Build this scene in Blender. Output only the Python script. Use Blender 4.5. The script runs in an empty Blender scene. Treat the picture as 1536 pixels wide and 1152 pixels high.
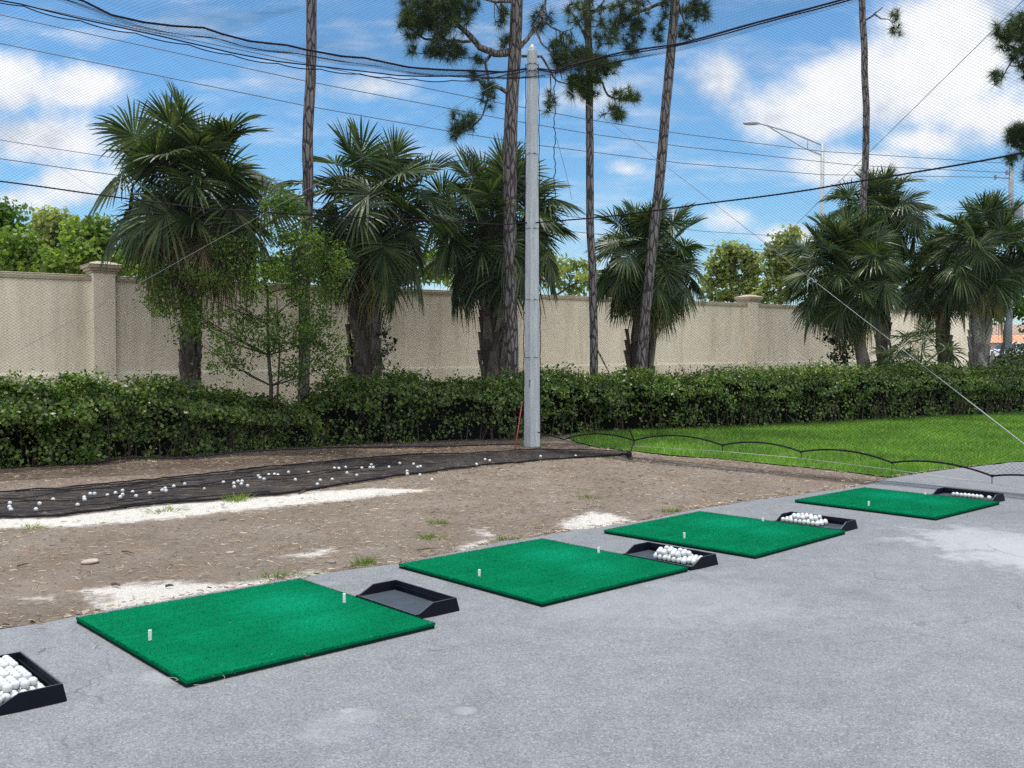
import bpy, math, random
import numpy as np
from mathutils import Vector, Matrix, noise as mnoise

rnd = random.Random(7)
S = bpy.context.scene
COL = S.collection
F, CX, CY, H = 1450.0, 768.0, 576.0, 1.566      # focal length in photo pixels, principal point, eye height
PITCH = -0.0286
cP, sP = math.cos(PITCH), math.sin(PITCH)

def ray(px, py):
    u, v = (px-CX)/F, (CY-py)/F
    return Vector((u, cP - v*sP, sP + v*cP))
def G(px, py, z=0.0):
    d = ray(px, py); t = (z-H)/d.z
    return Vector((d.x*t, d.y*t, z))
def at(px, py, Y):
    d = ray(px, py); t = Y/d.y
    return Vector((d.x*t, Y, H+d.z*t))
def V(*a): return Vector(a)
def lerp(a, b, t): return a+(b-a)*t
def interp(x, pts):
    if x <= pts[0][0]: return pts[0][1]
    for (x0, y0), (x1, y1) in zip(pts, pts[1:]):
        if x <= x1: return y0+(y1-y0)*(x-x0)/(x1-x0)
    return pts[-1][1]

# ------------------------------------------------------------------ materials
class NT:
    def __init__(s, tree): s.t = tree
    def n(s, typ, ins=None, **props):
        nd = s.t.nodes.new(typ)
        for k, v in props.items(): setattr(nd, k, v)
        for k, v in (ins or {}).items():
            sock = nd.inputs[k]
            if isinstance(v, bpy.types.NodeSocket): s.t.links.new(v, sock)
            else: sock.default_value = v
        return nd
    def math(s, op, a, b=None, c=None, clamp=False):
        nd = s.t.nodes.new('ShaderNodeMath'); nd.operation = op; nd.use_clamp = clamp
        for i, v in enumerate((a, b, c)):
            if v is None: continue
            if isinstance(v, bpy.types.NodeSocket): s.t.links.new(v, nd.inputs[i])
            else: nd.inputs[i].default_value = v
        return nd.outputs[0]
    def mix(s, fac, a, b, blend='MIX'):
        nd = s.t.nodes.new('ShaderNodeMix'); nd.data_type = 'RGBA'; nd.blend_type = blend
        for sock, v in ((nd.inputs['Factor'], fac), (nd.inputs['A'], a), (nd.inputs['B'], b)):
            pass
        ins = [i for i in nd.inputs if i.enabled]
        for sock, v in zip((nd.inputs[0], nd.inputs[6], nd.inputs[7]), (fac, a, b)):
            if isinstance(v, bpy.types.NodeSocket): s.t.links.new(v, sock)
            else: sock.default_value = (v if isinstance(v, float) else (*v, 1.0) if len(v) == 3 else v)
        return nd.outputs[2]
    def ramp(s, fac, stops, interp='LINEAR'):
        nd = s.t.nodes.new('ShaderNodeValToRGB'); cr = nd.color_ramp; cr.interpolation = interp
        while len(cr.elements) < len(stops): cr.elements.new(0.5)
        for e, (p, c) in zip(cr.elements, stops):
            e.position = p; e.color = (*c, 1.0) if len(c) == 3 else c
        s.t.links.new(fac, nd.inputs[0]); return nd.outputs[0]
    def sstep(s, x, lo, hi):
        nd = s.n('ShaderNodeMapRange', {'From Min': lo, 'From Max': hi, 'To Min': 0.0, 'To Max': 1.0}, interpolation_type='SMOOTHSTEP')
        s.t.links.new(x, nd.inputs['Value']); return nd.outputs[0]
    def noise(s, vec, scale, detail=4.0, rough=0.55, dist=0.0):
        nd = s.n('ShaderNodeTexNoise', {'Scale': scale, 'Detail': detail, 'Roughness': rough, 'Distortion': dist})
        if vec is not None: s.t.links.new(vec, nd.inputs['Vector'])
        return nd.outputs[0]

def new_mat(name):
    m = bpy.data.materials.new(name); m.use_nodes = True
    nt = m.node_tree; nt.nodes.clear()
    k = NT(nt); out = nt.nodes.new('ShaderNodeOutputMaterial')
    return m, k, out
def principled(k, out, color, rough=0.6, bump=None, bstr=0.3, bdist=0.01, spec=0.5, metallic=0.0, transl=0.0, trans_alpha=None):
    p = k.n('ShaderNodeBsdfPrincipled', {'Base Color': color if isinstance(color, bpy.types.NodeSocket) else (*color, 1.0), 'Roughness': rough,
                                         'Specular IOR Level': spec, 'Metallic': metallic})
    if bump is not None:
        b = k.n('ShaderNodeBump', {'Strength': bstr, 'Distance': bdist, 'Height': bump})
        k.t.links.new(b.outputs[0], p.inputs['Normal'])
    sh = p.outputs[0]
    if transl > 0:
        tr = k.n('ShaderNodeBsdfTranslucent')
        if isinstance(color, bpy.types.NodeSocket):
            tc = k.mix(1.0, color, (1.25, 1.3, 0.55), 'MULTIPLY'); k.t.links.new(tc, tr.inputs[0])
        else: tr.inputs[0].default_value = (color[0]*1.25, color[1]*1.3, color[2]*.55, 1)
        mx = k.n('ShaderNodeMixShader', {0: transl, 1: sh, 2: tr.outputs[0]}); sh = mx.outputs[0]
    if trans_alpha is not None:
        tp = k.n('ShaderNodeBsdfTransparent')
        mx = k.n('ShaderNodeMixShader', {0: trans_alpha, 1: tp.outputs[0], 2: sh}); sh = mx.outputs[0]
    k.t.links.new(sh, out.inputs['Surface'])
    return p
def obco(k): return k.n('ShaderNodeTexCoord').outputs['Object']
def geopos(k): return k.n('ShaderNodeNewGeometry').outputs['Position']

def leaf_mat(name, cols, rough=0.5, transl=0.3, spec=0.4, scale=1.2):
    m, k, out = new_mat(name)
    ri = k.n('ShaderNodeNewGeometry').outputs['Random Per Island']
    c1 = k.ramp(ri, [(i/(len(cols)-1), c) for i, c in enumerate(cols)])
    nz = k.noise(geopos(k), scale, 3.0)
    v = k.ramp(nz, [(0.3, (0.60, 0.64, 0.62)), (0.7, (1.32, 1.24, 1.05))])
    c = k.mix(1.0, c1, v, 'MULTIPLY')
    principled(k, out, c, rough, transl=transl, spec=spec)
    return m
def plain_mat(name, col, rough=0.6, var=0.25, scale=8.0, bump=0.0, metallic=0.0, spec=0.5, bdist=0.01, detail=5.0):
    m, k, out = new_mat(name)
    nz = k.noise(obco(k), scale, detail)
    c = k.mix(1.0, (*col, 1.0), k.ramp(nz, [(0.25, (1-var,)*3), (0.75, (1+var,)*3)]), 'MULTIPLY')
    principled(k, out, c, rough, bump=nz if bump else None, bstr=bump, bdist=bdist, spec=spec, metallic=metallic)
    return m

M = {}
# asphalt: pale worn aggregate
def mk_asphalt():
    m, k, out = new_mat('worn asphalt')
    p = geopos(k)
    vor = k.n('ShaderNodeTexVoronoi', {'Vector': p, 'Scale': 135.0}).outputs['Color']
    g1 = k.n('ShaderNodeSeparateColor', {0: vor}).outputs[0]
    stones = k.ramp(g1, [(0.0, (0.146, 0.154, 0.170)), (0.3, (0.200, 0.212, 0.231)), (0.8, (0.240, 0.254, 0.276)), (0.95, (0.285, 0.297, 0.316)), (1.0, (0.345, 0.355, 0.37))])
    fine = k.noise(p, 150.0, 6.0, 0.75)
    c = k.mix(1.0, stones, k.ramp(fine, [(0.3, (0.58,)*3), (0.7, (1.14,)*3)]), 'MULTIPLY')
    big = k.noise(p, 0.55, 5.0, 0.6)
    c = k.mix(1.0, c, k.ramp(big, [(0.3, (0.86, 0.865, 0.87)), (0.55, (1.0, 0.995, 0.975)), (0.75, (1.09, 1.085, 1.05))]), 'MULTIPLY')
    mid = k.noise(p, 4.5, 6.0, 0.65)
    c = k.mix(1.0, c, k.ramp(mid, [(0.3, (0.88,)*3), (0.7, (1.10,)*3)]), 'MULTIPLY')
    # pale scuffed / cement-stained patches, each at its own spot on the ground
    rag = k.noise(p, 3.0, 8.0, 0.7)
    tot = None
    for (px, py, r, a) in ((1480, 812, 0.62, 0.55), (1580, 835, 0.7, 0.6), (540, 1075, 0.10, 0.22), (500, 1095, 0.14, 0.16), (700, 1066, 0.045, 0.5), (525, 1066, .03, .4),
                           (250, 1015, 0.12, 0.25), (1050, 905, 0.6, 0.16), (930, 905, 0.5, 0.14)):
        w = G(px, py)
        d = k.n('ShaderNodeVectorMath', {0: p, 1: tuple(w)}, operation='DISTANCE').outputs['Value']
        v = k.math('MULTIPLY_ADD', k.math('SUBTRACT', rag, 0.5), r*3.0, d)
        s_ = k.math('MULTIPLY', k.sstep(v, r*1.35, r*0.55), a)
        tot = s_ if tot is None else k.math('MAXIMUM', tot, s_)
    c = k.mix(tot, c, (0.40, 0.415, 0.43))
    for (px, py, r, a) in ((1280, 890, 0.22, 0.25), (700, 1068, 0.09, 0.3), (1500, 770, 0.5, 0.2)):
        w = G(px, py)
        d = k.n('ShaderNodeVectorMath', {0: p, 1: tuple(w)}, operation='DISTANCE').outputs['Value']
        v = k.math('MULTIPLY_ADD', k.math('SUBTRACT', rag, 0.5), r*3.0, d)
        c = k.mix(k.math('MULTIPLY', k.sstep(v, r*1.2, r*0.3), a), c, (0.10, 0.10, 0.11))
    # hairline cracks and darker oily wear
    wv = k.n('ShaderNodeVectorMath', {0: p, 1: k.n('ShaderNodeVectorMath', {0: k.n('ShaderNodeTexNoise', {'Vector': p, 'Scale': 1.6, 'Detail': 5.0}).outputs['Color'], 1: (0.9, 0.9, 0.0)}, operation='MULTIPLY').outputs[0]}, operation='ADD').outputs[0]
    ck = k.n('ShaderNodeTexVoronoi', {'Vector': wv, 'Scale': 0.42}, feature='DISTANCE_TO_EDGE').outputs['Distance']
    ckm = k.math('MULTIPLY', k.sstep(ck, 0.0035, 0.0008), k.sstep(k.noise(p, 0.8, 3.0), 0.50, 0.62))
    c = k.mix(k.math('MULTIPLY', ckm, 0.55), c, (0.09, 0.09, 0.095))
    wear = k.noise(p, 1.1, 7.0, 0.7)
    c = k.mix(k.math('MULTIPLY', k.sstep(wear, 0.56, 0.72), 0.28), c, (0.13, 0.135, 0.145))
    c = k.mix(k.math('MULTIPLY', k.sstep(wear, 0.42, 0.30), 0.25), c, (0.33, 0.335, 0.34))
    hgt = k.math('ADD', k.math('MULTIPLY', g1, 0.6), fine)
    principled(k, out, c, 0.85, bump=hgt, bstr=0.55, bdist=0.005, spec=0.2)
    return m
M['asphalt'] = mk_asphalt()

def mk_mulch():
    m, k, out = new_mat('pine straw mulch and sand')
    p = geopos(k)
    st = k.n('ShaderNodeMapping', {'Vector': p, 'Scale': (1.0, 2.6, 1.0), 'Rotation': (0, 0, 0.35)}).outputs[0]
    a = k.noise(st, 46.0, 8.0, 0.85, 1.6)
    c = k.ramp(a, [(0.28, (0.055, 0.042, 0.032)), (0.42, (0.158, 0.129, 0.105)), (0.55, (0.292, 0.248, 0.207)), (0.72, (0.50, 0.44, 0.38))])
    b = k.noise(p, 1.3, 4.0, 0.6)
    c = k.mix(1.0, c, k.ramp(b, [(0.3, (0.80, 0.76, 0.72)), (0.7, (1.12, 1.12, 1.14))]), 'MULTIPLY')
    red = k.noise(p, 2.2, 4.0, 0.6)
    c = k.mix(k.sstep(red, 0.55, 0.72), c, k.mix(1.0, c, (1.04, 0.90, 0.80), 'MULTIPLY'))
    sand = k.n('ShaderNodeAttribute', attribute_name='sand').outputs['Fac']
    rag = k.noise(p, 7.0, 8.0, 0.75)
    sv = k.math('ADD', sand, k.math('MULTIPLY', k.math('SUBTRACT', rag, 0.5), 0.75))
    msk = k.sstep(sv, -0.08, 0.14)
    sp = k.noise(st, 38.0, 6.0, 0.8)
    msk = k.math('MULTIPLY', msk, k.sstep(sp, 0.33, 0.45))
    sc = k.ramp(k.noise(p, 60.0, 6.0, 0.7), [(0.3, (0.52, 0.49, 0.44)), (0.65, (0.76, 0.73, 0.68))])
    c = k.mix(msk, c, sc)
    dark_band = k.n('ShaderNodeAttribute', attribute_name='dark').outputs['Fac']
    c = k.mix(dark_band, c, k.mix(1.0, c, (0.50, 0.42, 0.38), 'MULTIPLY'))
    principled(k, out, c, 0.95, bump=a, bstr=0.9, bdist=0.02, spec=0.1)
    return m
M['mulch'] = mk_mulch()

def mk_turf():
    m, k, out = new_mat('green mat turf')
    o = obco(k)
    f = k.noise(o, 330.0, 4.0, 0.8)
    c = k.ramp(f, [(0.28, (0.0008, 0.088, 0.034)), (0.5, (0.001, 0.130, 0.055)), (0.74, (0.004, 0.185, 0.088))])
    b = k.noise(o, 3.2, 5.0, 0.6)
    c = k.mix(1.0, c, k.ramp(b, [(0.3, (0.84,)*3), (0.7, (1.14, 1.12, 1.12))]), 'MULTIPLY')
    # flattened, faded hitting spot towards the tray side
    d = k.n('ShaderNodeVectorMath', {0: o, 1: (1.10, -0.55, 0.03)}, operation='DISTANCE').outputs['Value']
    d2 = k.n('ShaderNodeVectorMath', {0: o, 1: (1.02, -1.02, 0.03)}, operation='DISTANCE').outputs['Value']
    dd = k.math('MULTIPLY_ADD', k.math('SUBTRACT', b, 0.5), 0.55, k.math('MINIMUM', d, k.math('ADD', d2, 0.1)))
    c = k.mix(k.math('MULTIPLY', k.sstep(dd, 0.50, 0.02), 0.38), c, (0.004, 0.27, 0.145))
    stv = k.n('ShaderNodeMapping', {'Vector': o, 'Scale': (1.2, 14.0, 1.0)}).outputs[0]
    c = k.mix(1.0, c, k.ramp(k.noise(stv, 1.6, 6.0, 0.7), [(0.3, (0.86,)*3), (0.7, (1.12,)*3)]), 'MULTIPLY')
    c = k.mix(k.math('MULTIPLY', k.sstep(k.noise(o, 2.1, 7.0, 0.75), 0.60, 0.74), .35), c, (0.03, 0.07, 0.035))
    fl = k.noise(o, 46.0, 2.0, 0.5)
    c = k.mix(k.math('MULTIPLY', k.sstep(fl, 0.76, 0.80), .5), c, (0.3, 0.42, 0.3))
    principled(k, out, c, 1.0, bump=f, bstr=0.5, bdist=0.005, spec=0.02)
    return m
M['turf'] = mk_turf()
M['matbase'] = plain_mat('black mat backing', (0.006, 0.020, 0.015), 0.9, 0.3, 30, 0.4, spec=0.1)
M['tray'] = plain_mat('black tray plastic', (0.003, 0.0045, 0.010), 0.5, 0.25, 14, 0.05, spec=0.12)
M['trayrim'] = plain_mat('tray rim painted highlight', (0.055, 0.065, 0.085), 0.5, 0.3, 20, 0.05, spec=0.4)  # sky reflection along the rims painted in as a lighter grey
M['trayfloor'] = plain_mat('scuffed tray floor', (0.042, 0.052, 0.066), 0.42, 0.2, 18, 0.08, spec=0.5)
M['tee'] = plain_mat('white rubber tee', (0.62, 0.68, 0.66), 0.5, 0.1, 60)

def mk_ball():
    m, k, out = new_mat('white golf ball')
    o = obco(k)
    oi = k.n('ShaderNodeObjectInfo').outputs['Random']
    base = k.ramp(oi, [(0.0, (0.46, 0.50, 0.52)), (0.5, (0.58, 0.60, 0.62)), (1.0, (0.54, 0.545, 0.50))])
    ab_ = k.n('ShaderNodeVectorMath', {0: o}, operation='ABSOLUTE').outputs[0]
    sc = k.n('ShaderNodeVectorMath', {0: ab_, 1: (90.0, 260.0, 130.0)}, operation='MULTIPLY').outputs[0]
    d = k.n('ShaderNodeVectorMath', {0: sc, 1: (1.90, 0.0, 0.0)}, operation='DISTANCE').outputs['Value']
    c = k.mix(k.math('MULTIPLY', k.sstep(d, 1.05, 0.85), 0.7), base, (0.10, 0.13, 0.20))
    dim = k.n('ShaderNodeTexVoronoi', {'Vector': o, 'Scale': 230.0}).outputs['Distance']
    principled(k, out, c, 0.35, bump=dim, bstr=0.25, bdist=0.001, spec=0.5)
    return m
M['ball'] = mk_ball()

def mk_concrete():
    m, k, out = new_mat('painted concrete pole')
    o = obco(k)
    st = k.n('ShaderNodeMapping', {'Vector': o, 'Scale': (6.0, 6.0, 0.7)}).outputs[0]
    n1 = k.noise(st, 2.2, 6.0, 0.65); n2 = k.noise(o, 55.0, 4.0, 0.6)
    c = k.ramp(n1, [(0.25, (0.34, 0.37, 0.40)), (0.5, (0.48, 0.515, 0.54)), (0.75, (0.58, 0.61, 0.63))])
    c = k.mix(1.0, c, k.ramp(n2, [(0.3, (0.9,)*3), (0.7, (1.08,)*3)]), 'MULTIPLY')
    principled(k, out, c, 0.85, bump=n2, bstr=0.2, bdist=0.004, spec=0.2)
    return m
M['pole'] = mk_concrete()

def mk_stucco(name, col):
    m, k, out = new_mat(name)
    o = obco(k)
    n2 = k.noise(o, 45.0, 5.0, 0.7); n1 = k.noise(o, 0.8, 5.0, 0.6)
    st = k.n('ShaderNodeMapping', {'Vector': o, 'Scale': (2.5, 2.5, 0.25)}).outputs[0]
    n3 = k.noise(st, 1.6, 6.0, 0.7)
    c = k.mix(1.0, (*col, 1.0), k.ramp(n1, [(0.3, (0.90, 0.89, 0.87)), (0.7, (1.07, 1.06, 1.05))]), 'MULTIPLY')
    c = k.mix(1.0, c, k.ramp(n3, [(0.22, (0.76, 0.73, 0.68)), (0.52, (1.03,)*3)]), 'MULTIPLY')
    c = k.mix(1.0, c, k.ramp(n2, [(0.3, (0.97,)*3), (0.7, (1.03,)*3)]), 'MULTIPLY')
    principled(k, out, c, 0.9, bump=n2, bstr=0.15, bdist=0.004, spec=0.15)
    return m
M['wall'] = mk_stucco('beige stucco', (0.84, 0.77, 0.63))
M['walltrim'] = mk_stucco('stucco coping', (0.44, 0.385, 0.30))
M['net'] = plain_mat('black net twine', (0.010, 0.010, 0.014), 0.8, 0.2, 20, spec=0.15)
M['rope'] = plain_mat('dark purple rope', (0.020, 0.014, 0.026), 0.8, 0.3, 60, spec=0.15)
M['wire'] = plain_mat('steel wire', (0.20, 0.21, 0.23), 0.5, 0.1, 60)
M['powerwire'] = plain_mat('power line', (0.05, 0.055, 0.07), 0.6, 0.1, 30)
M['white_wire'] = plain_mat('white plastic sleeve', (0.45, 0.46, 0.46), 0.5, 0.1, 60)
M['red'] = plain_mat('faded red paint', (0.22, 0.025, 0.022), 0.6, 0.3, 20)
M['galv'] = plain_mat('galvanised steel', (0.36, 0.39, 0.43), 0.5, 0.12, 6, spec=0.4)
M['grey_tag'] = plain_mat('grey tag', (0.10, 0.12, 0.14), 0.6, 0.2, 30)

def mk_bark(name, cols, sx=14.0, sz=3.0, bst=0.9):
    m, k, out = new_mat(name)
    p = geopos(k)
    st = k.n('ShaderNodeMapping', {'Vector': p, 'Scale': (sx, sx, sz)}).outputs[0]
    v = k.n('ShaderNodeTexVoronoi', {'Vector': st, 'Scale': 1.0, 'Randomness': 1.0}, feature='DISTANCE_TO_EDGE').outputs['Distance']
    n1 = k.noise(st, 2.0, 6.0, 0.7)
    h = k.math('ADD', k.sstep(v, 0.0, 0.22), k.math('MULTIPLY', n1, 0.7))
    c = k.ramp(h, [(0.25, cols[0]), (0.8, cols[1]), (1.5/1.7, cols[2])])
    principled(k, out, c, 0.9, bump=h, bstr=bst, bdist=0.02, spec=0.15)
    return m
M['pinebark'] = mk_bark('pine bark', ((0.032, 0.028, 0.029), (0.118, 0.104, 0.106), (0.215, 0.192, 0.19)))
def mk_fibre(name, cols, sx=26.0, sz=3.0):
    m, k, out = new_mat(name)
    p = geopos(k)
    st = k.n('ShaderNodeMapping', {'Vector': p, 'Scale': (sx, sx, sz)}).outputs[0]
    n1 = k.noise(st, 1.0, 7.0, 0.7, 0.6)
    ri = k.n('ShaderNodeNewGeometry').outputs['Random Per Island']
    c = k.ramp(n1, [(0.3, cols[0]), (0.52, cols[1]), (0.72, cols[2])])
    c = k.mix(1.0, c, k.ramp(ri, [(0.0, (0.6, 0.6, 0.6)), (1.0, (1.35, 1.32, 1.3))]), 'MULTIPLY')
    principled(k, out, c, 0.9, bump=n1, bstr=0.6, bdist=0.012, spec=0.12)
    return m
M['palmbark'] = mk_fibre('palm trunk bark', ((0.025, 0.021, 0.018), (0.060, 0.051, 0.044), (0.11, 0.095, 0.085)))
M['boot'] = mk_fibre('palm leaf boots', ((0.055, 0.047, 0.042), (0.125, 0.110, 0.10), (0.23, 0.205, 0.19)))
M['paleboot'] = mk_fibre('pale palm leaf boots', ((0.14, 0.13, 0.125), (0.32, 0.30, 0.285), (0.50, 0.48, 0.46)))
M['palebark'] = mk_fibre('pale palm bark', ((0.08, 0.07, 0.065), (0.20, 0.175, 0.16), (0.34, 0.31, 0.29)))
M['twig'] = plain_mat('grey brown twig', (0.075, 0.055, 0.042), 0.9, 0.3, 12, 0.4)
M['frond'] = leaf_mat('palm frond', [(0.012, 0.030, 0.010), (0.026, 0.056, 0.016), (0.050, 0.092, 0.026), (0.14, 0.18, 0.080)], 0.44, 0.25, 0.40, 1.6)
M['deadfrond'] = leaf_mat('dry palm frond', [(0.10, 0.075, 0.045), (0.20, 0.155, 0.10), (0.33, 0.28, 0.20), (0.15, 0.15, 0.06)], 0.8, 0.15, 0.2)
M['yellowfrond'] = leaf_mat('yellowing palm frond', [(0.10, 0.11, 0.03), (0.17, 0.17, 0.05), (0.22, 0.16, 0.07)], 0.6, 0.25, 0.3)
M['petiole'] = plain_mat('palm petiole', (0.085, 0.115, 0.035), 0.5, 0.3, 8)
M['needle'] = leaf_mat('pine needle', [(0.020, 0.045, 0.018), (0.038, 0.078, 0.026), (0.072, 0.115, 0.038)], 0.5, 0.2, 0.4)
M['needle_lit'] = leaf_mat('sun-painted pine needle', [(0.045, 0.085, 0.020), (0.080, 0.130, 0.028), (0.125, 0.17, 0.042)], 0.5, 0.3, 0.4)  # sunlight on the tufts painted as a paler needle colour
M['hedge'] = leaf_mat('hedge leaf', [(0.016, 0.046, 0.010), (0.038, 0.095, 0.016), (0.095, 0.185, 0.028), (0.15, 0.22, 0.05), (0.24, 0.29, 0.11)], 0.40, 0.35, 0.45, 1.3)
M['hedgecore'] = plain_mat('hedge core shade', (0.006, 0.009, 0.005), 1.0, 0.5, 12, spec=0.05)  # near-black colour carries the shade between the leaves
M['youngleaf'] = leaf_mat('young tree leaf', [(0.065, 0.130, 0.026), (0.115, 0.21, 0.042), (0.20, 0.30, 0.075)], 0.5, 0.45, 0.4)
M['shrub'] = leaf_mat('dark shrub leaf', [(0.010, 0.028, 0.010), (0.022, 0.055, 0.014), (0.045, 0.085, 0.022)], 0.45, 0.25)
M['lime'] = leaf_mat('lime green leaf', [(0.085, 0.165, 0.03), (0.15, 0.25, 0.045), (0.25, 0.35, 0.08)], 0.5, 0.5, 0.3)
M['olive'] = leaf_mat('olive green leaf', [(0.17, 0.225, 0.085), (0.27, 0.325, 0.13), (0.38, 0.43, 0.20)], 0.6, 0.5, 0.3)
M['greenleaf'] = leaf_mat('mid green leaf', [(0.035, 0.095, 0.016), (0.08, 0.17, 0.026), (0.15, 0.26, 0.045)], 0.5, 0.4, 0.3)
M['grass'] = leaf_mat('lawn grass blade', [(0.07, 0.19, 0.022), (0.12, 0.28, 0.035), (0.19, 0.36, 0.06), (0.30, 0.38, 0.15)], 0.5, 0.35, 0.3, 0.9)
M['weed'] = leaf_mat('weed blade', [(0.085, 0.150, 0.025), (0.150, 0.230, 0.040), (0.24, 0.28, 0.08)], 0.5, 0.35, 0.3)
M['straw'] = leaf_mat('pine straw piece', [(0.040, 0.026, 0.018), (0.19, 0.15, 0.12), (0.31, 0.255, 0.205), (0.52, 0.45, 0.38)], 0.8, 0.0, 0.1)
M['stone'] = plain_mat('pale stone', (0.36, 0.29, 0.245), 0.9, 0.25, 30, 0.4)
M['cone'] = plain_mat('grey cone', (0.20, 0.165, 0.14), 0.9, 0.4, 60, 0.8)
def mk_lawn():
    m, k, out = new_mat('lawn turf')
    p = geopos(k)
    a = k.noise(p, 60.0, 6.0, 0.75); b = k.noise(p, 0.9, 4.0, 0.6)
    c = k.ramp(a, [(0.3, (0.035, 0.09, 0.014)), (0.6, (0.09, 0.21, 0.028)), (0.8, (0.16, 0.29, 0.06))])
    c = k.mix(1.0, c, k.ramp(b, [(0.3, (0.8, 0.85, 0.8)), (0.7, (1.2, 1.12, 1.1))]), 'MULTIPLY')
    principled(k, out, c, 0.9, bump=a, bstr=0.8, bdist=0.03, spec=0.1)
    return m
M['lawn'] = mk_lawn()
M['ground'] = plain_mat('ground cover', (0.075, 0.085, 0.035), 0.95, 0.5, 0.5, 0.3)
def mk_skirt():
    m, k, out = new_mat('crumpled black netting')
    p = geopos(k)
    st = k.n('ShaderNodeMapping', {'Vector': p, 'Rotation': (0, 0, -0.42), 'Scale': (1.0, 5.0, 1.0)}).outputs[0]
    a = k.noise(st, 2.6, 8.0, 0.7, 0.6); f = k.noise(p, 90.0, 4.0, 0.8)
    c = k.ramp(f, [(0.3, (0.008, 0.008, 0.011)), (0.7, (0.032, 0.030, 0.036))])
    alpha = k.math('ADD', k.math('MULTIPLY', k.sstep(a, 0.60, 0.42), 0.66), 0.20)
    al = k.math('MULTIPLY', alpha, k.sstep(f, 0.12, 0.42))
    principled(k, out, c, 0.8, bump=a, bstr=0.8, bdist=0.05, spec=0.15, trans_alpha=al)
    return m
M['skirt'] = mk_skirt()
M['carpaint'] = plain_mat('white car paint', (0.78, 0.79, 0.80), 0.25, 0.02, 2)
M['glass'] = plain_mat('dark window glass', (0.03, 0.05, 0.08), 0.08, 0.1, 2, spec=0.8)
M['tyre'] = plain_mat('tyre rubber', (0.015, 0.015, 0.016), 0.8, 0.2, 20)
M['chrome'] = plain_mat('bright metal', (0.55, 0.56, 0.58), 0.25, 0.05, 4, metallic=0.9)
M['lampglass'] = plain_mat('lamp lens', (0.75, 0.76, 0.74), 0.2, 0.05, 4)
M['taillamp'] = plain_mat('red lens', (0.35, 0.02, 0.02), 0.2, 0.05, 4)
M['orangeroof'] = plain_mat('terracotta roof', (0.52, 0.25, 0.14), 0.8, 0.2, 3, 0.3)
M['housewall'] = mk_stucco('pale pink render', (0.66, 0.58, 0.52))
M['woodpole'] = plain_mat('grey utility pole', (0.21, 0.23, 0.26), 0.85, 0.25, 5, 0.3)
M['insul'] = plain_mat('grey insulator', (0.20, 0.22, 0.25), 0.4, 0.1, 10)
M['road'] = plain_mat('road asphalt', (0.12, 0.12, 0.125), 0.9, 0.2, 12, 0.3)

# ------------------------------------------------------------------ mesh builder and tags
class MB:
    def __init__(s): s.v = []; s.f = []; s.mi = []; s.cur = 0
    def add(s, vs, fs):
        o = len(s.v); s.v.extend(tuple(p) for p in vs)
        for f in fs: s.f.append(tuple(i+o for i in f)); s.mi.append(s.cur)
    def quad(s, a, b, c, d): s.add((a, b, c, d), ((0, 1, 2, 3),))
    def box(s, c, sx, sy, sz, rot=None):
        vs = [V(x*sx/2, y*sy/2, z*sz/2) for z in (-1, 1) for y in (-1, 1) for x in (-1, 1)]
        if rot is not None: vs = [rot @ p for p in vs]
        vs = [p+V(*c) for p in vs]
        s.add(vs, ((0, 2, 3, 1), (4, 5, 7, 6), (0, 1, 5, 4), (2, 6, 7, 3), (0, 4, 6, 2), (1, 3, 7, 5)))
    def tube(s, pts, rad, n=6, cap=True, squash=1.0):
        pts = [Vector(p) for p in pts]
        if not hasattr(rad, '__len__'): rad = [rad]*len(pts)
        rings = []; prev = None
        for i, p in enumerate(pts):
            t = (pts[min(i+1, len(pts)-1)]-pts[max(i-1, 0)])
            if t.length < 1e-9: t = V(0, 0, 1)
            t.normalize()
            if prev is None:
                a = V(0, 0, 1) if abs(t.z) < 0.9 else V(1, 0, 0)
                u = t.cross(a).normalized()
            else:
                u = (prev-t*prev.dot(t))
                u = u.normalized() if u.length > 1e-6 else t.orthogonal().normalized()
            prev = u; w = t.cross(u)
            rings.append([p+(u*math.cos(2*math.pi*j/n)+w*math.sin(2*math.pi*j/n)*squash)*rad[i] for j in range(n)])
        vs = [q for r in rings for q in r]; fs = []
        for i in range(len(pts)-1):
            for j in range(n):
                fs.append((i*n+j, i*n+(j+1) % n, (i+1)*n+(j+1) % n, (i+1)*n+j))
        if cap:
            fs.append(tuple(reversed(range(n)))); fs.append(tuple((len(pts)-1)*n+j for j in range(n)))
        s.add(vs, fs)
    def lathe(s, prof, n=16, c=(0, 0, 0)):
        vs = [(c[0]+r*math.cos(2*math.pi*j/n), c[1]+r*math.sin(2*math.pi*j/n), c[2]+z) for r, z in prof for j in range(n)]
        fs = [(i*n+j, i*n+(j+1) % n, (i+1)*n+(j+1) % n, (i+1)*n+j) for i in range(len(prof)-1) for j in range(n)]
        s.add(vs, fs)
    def prism(s, poly, z0, z1):
        n = len(poly)
        vs = [(x, y, z0) for x, y in poly]+[(x, y, z1) for x, y in poly]
        fs = [tuple(reversed(range(n))), tuple(range(n, 2*n))]+[(i, (i+1) % n, n+(i+1) % n, n+i) for i in range(n)]
        s.add(vs, fs)
    def build(s, name, mat, parent=None, smooth=False, loc=None, rotz=0.0):
        me = bpy.data.meshes.new(name); me.from_pydata(s.v, [], s.f)
        mats = mat if isinstance(mat, (list, tuple)) else [mat]
        for m in mats: me.materials.append(m)
        if len(mats) > 1: me.polygons.foreach_set('material_index', s.mi)
        if smooth: me.polygons.foreach_set('use_smooth', [True]*len(me.polygons))
        me.update()
        o = bpy.data.objects.new(name, me); COL.objects.link(o)
        if loc is not None: o.location = loc; o.rotation_euler.z = rotz
        if parent is not None: o.parent = parent
        return o
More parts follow.
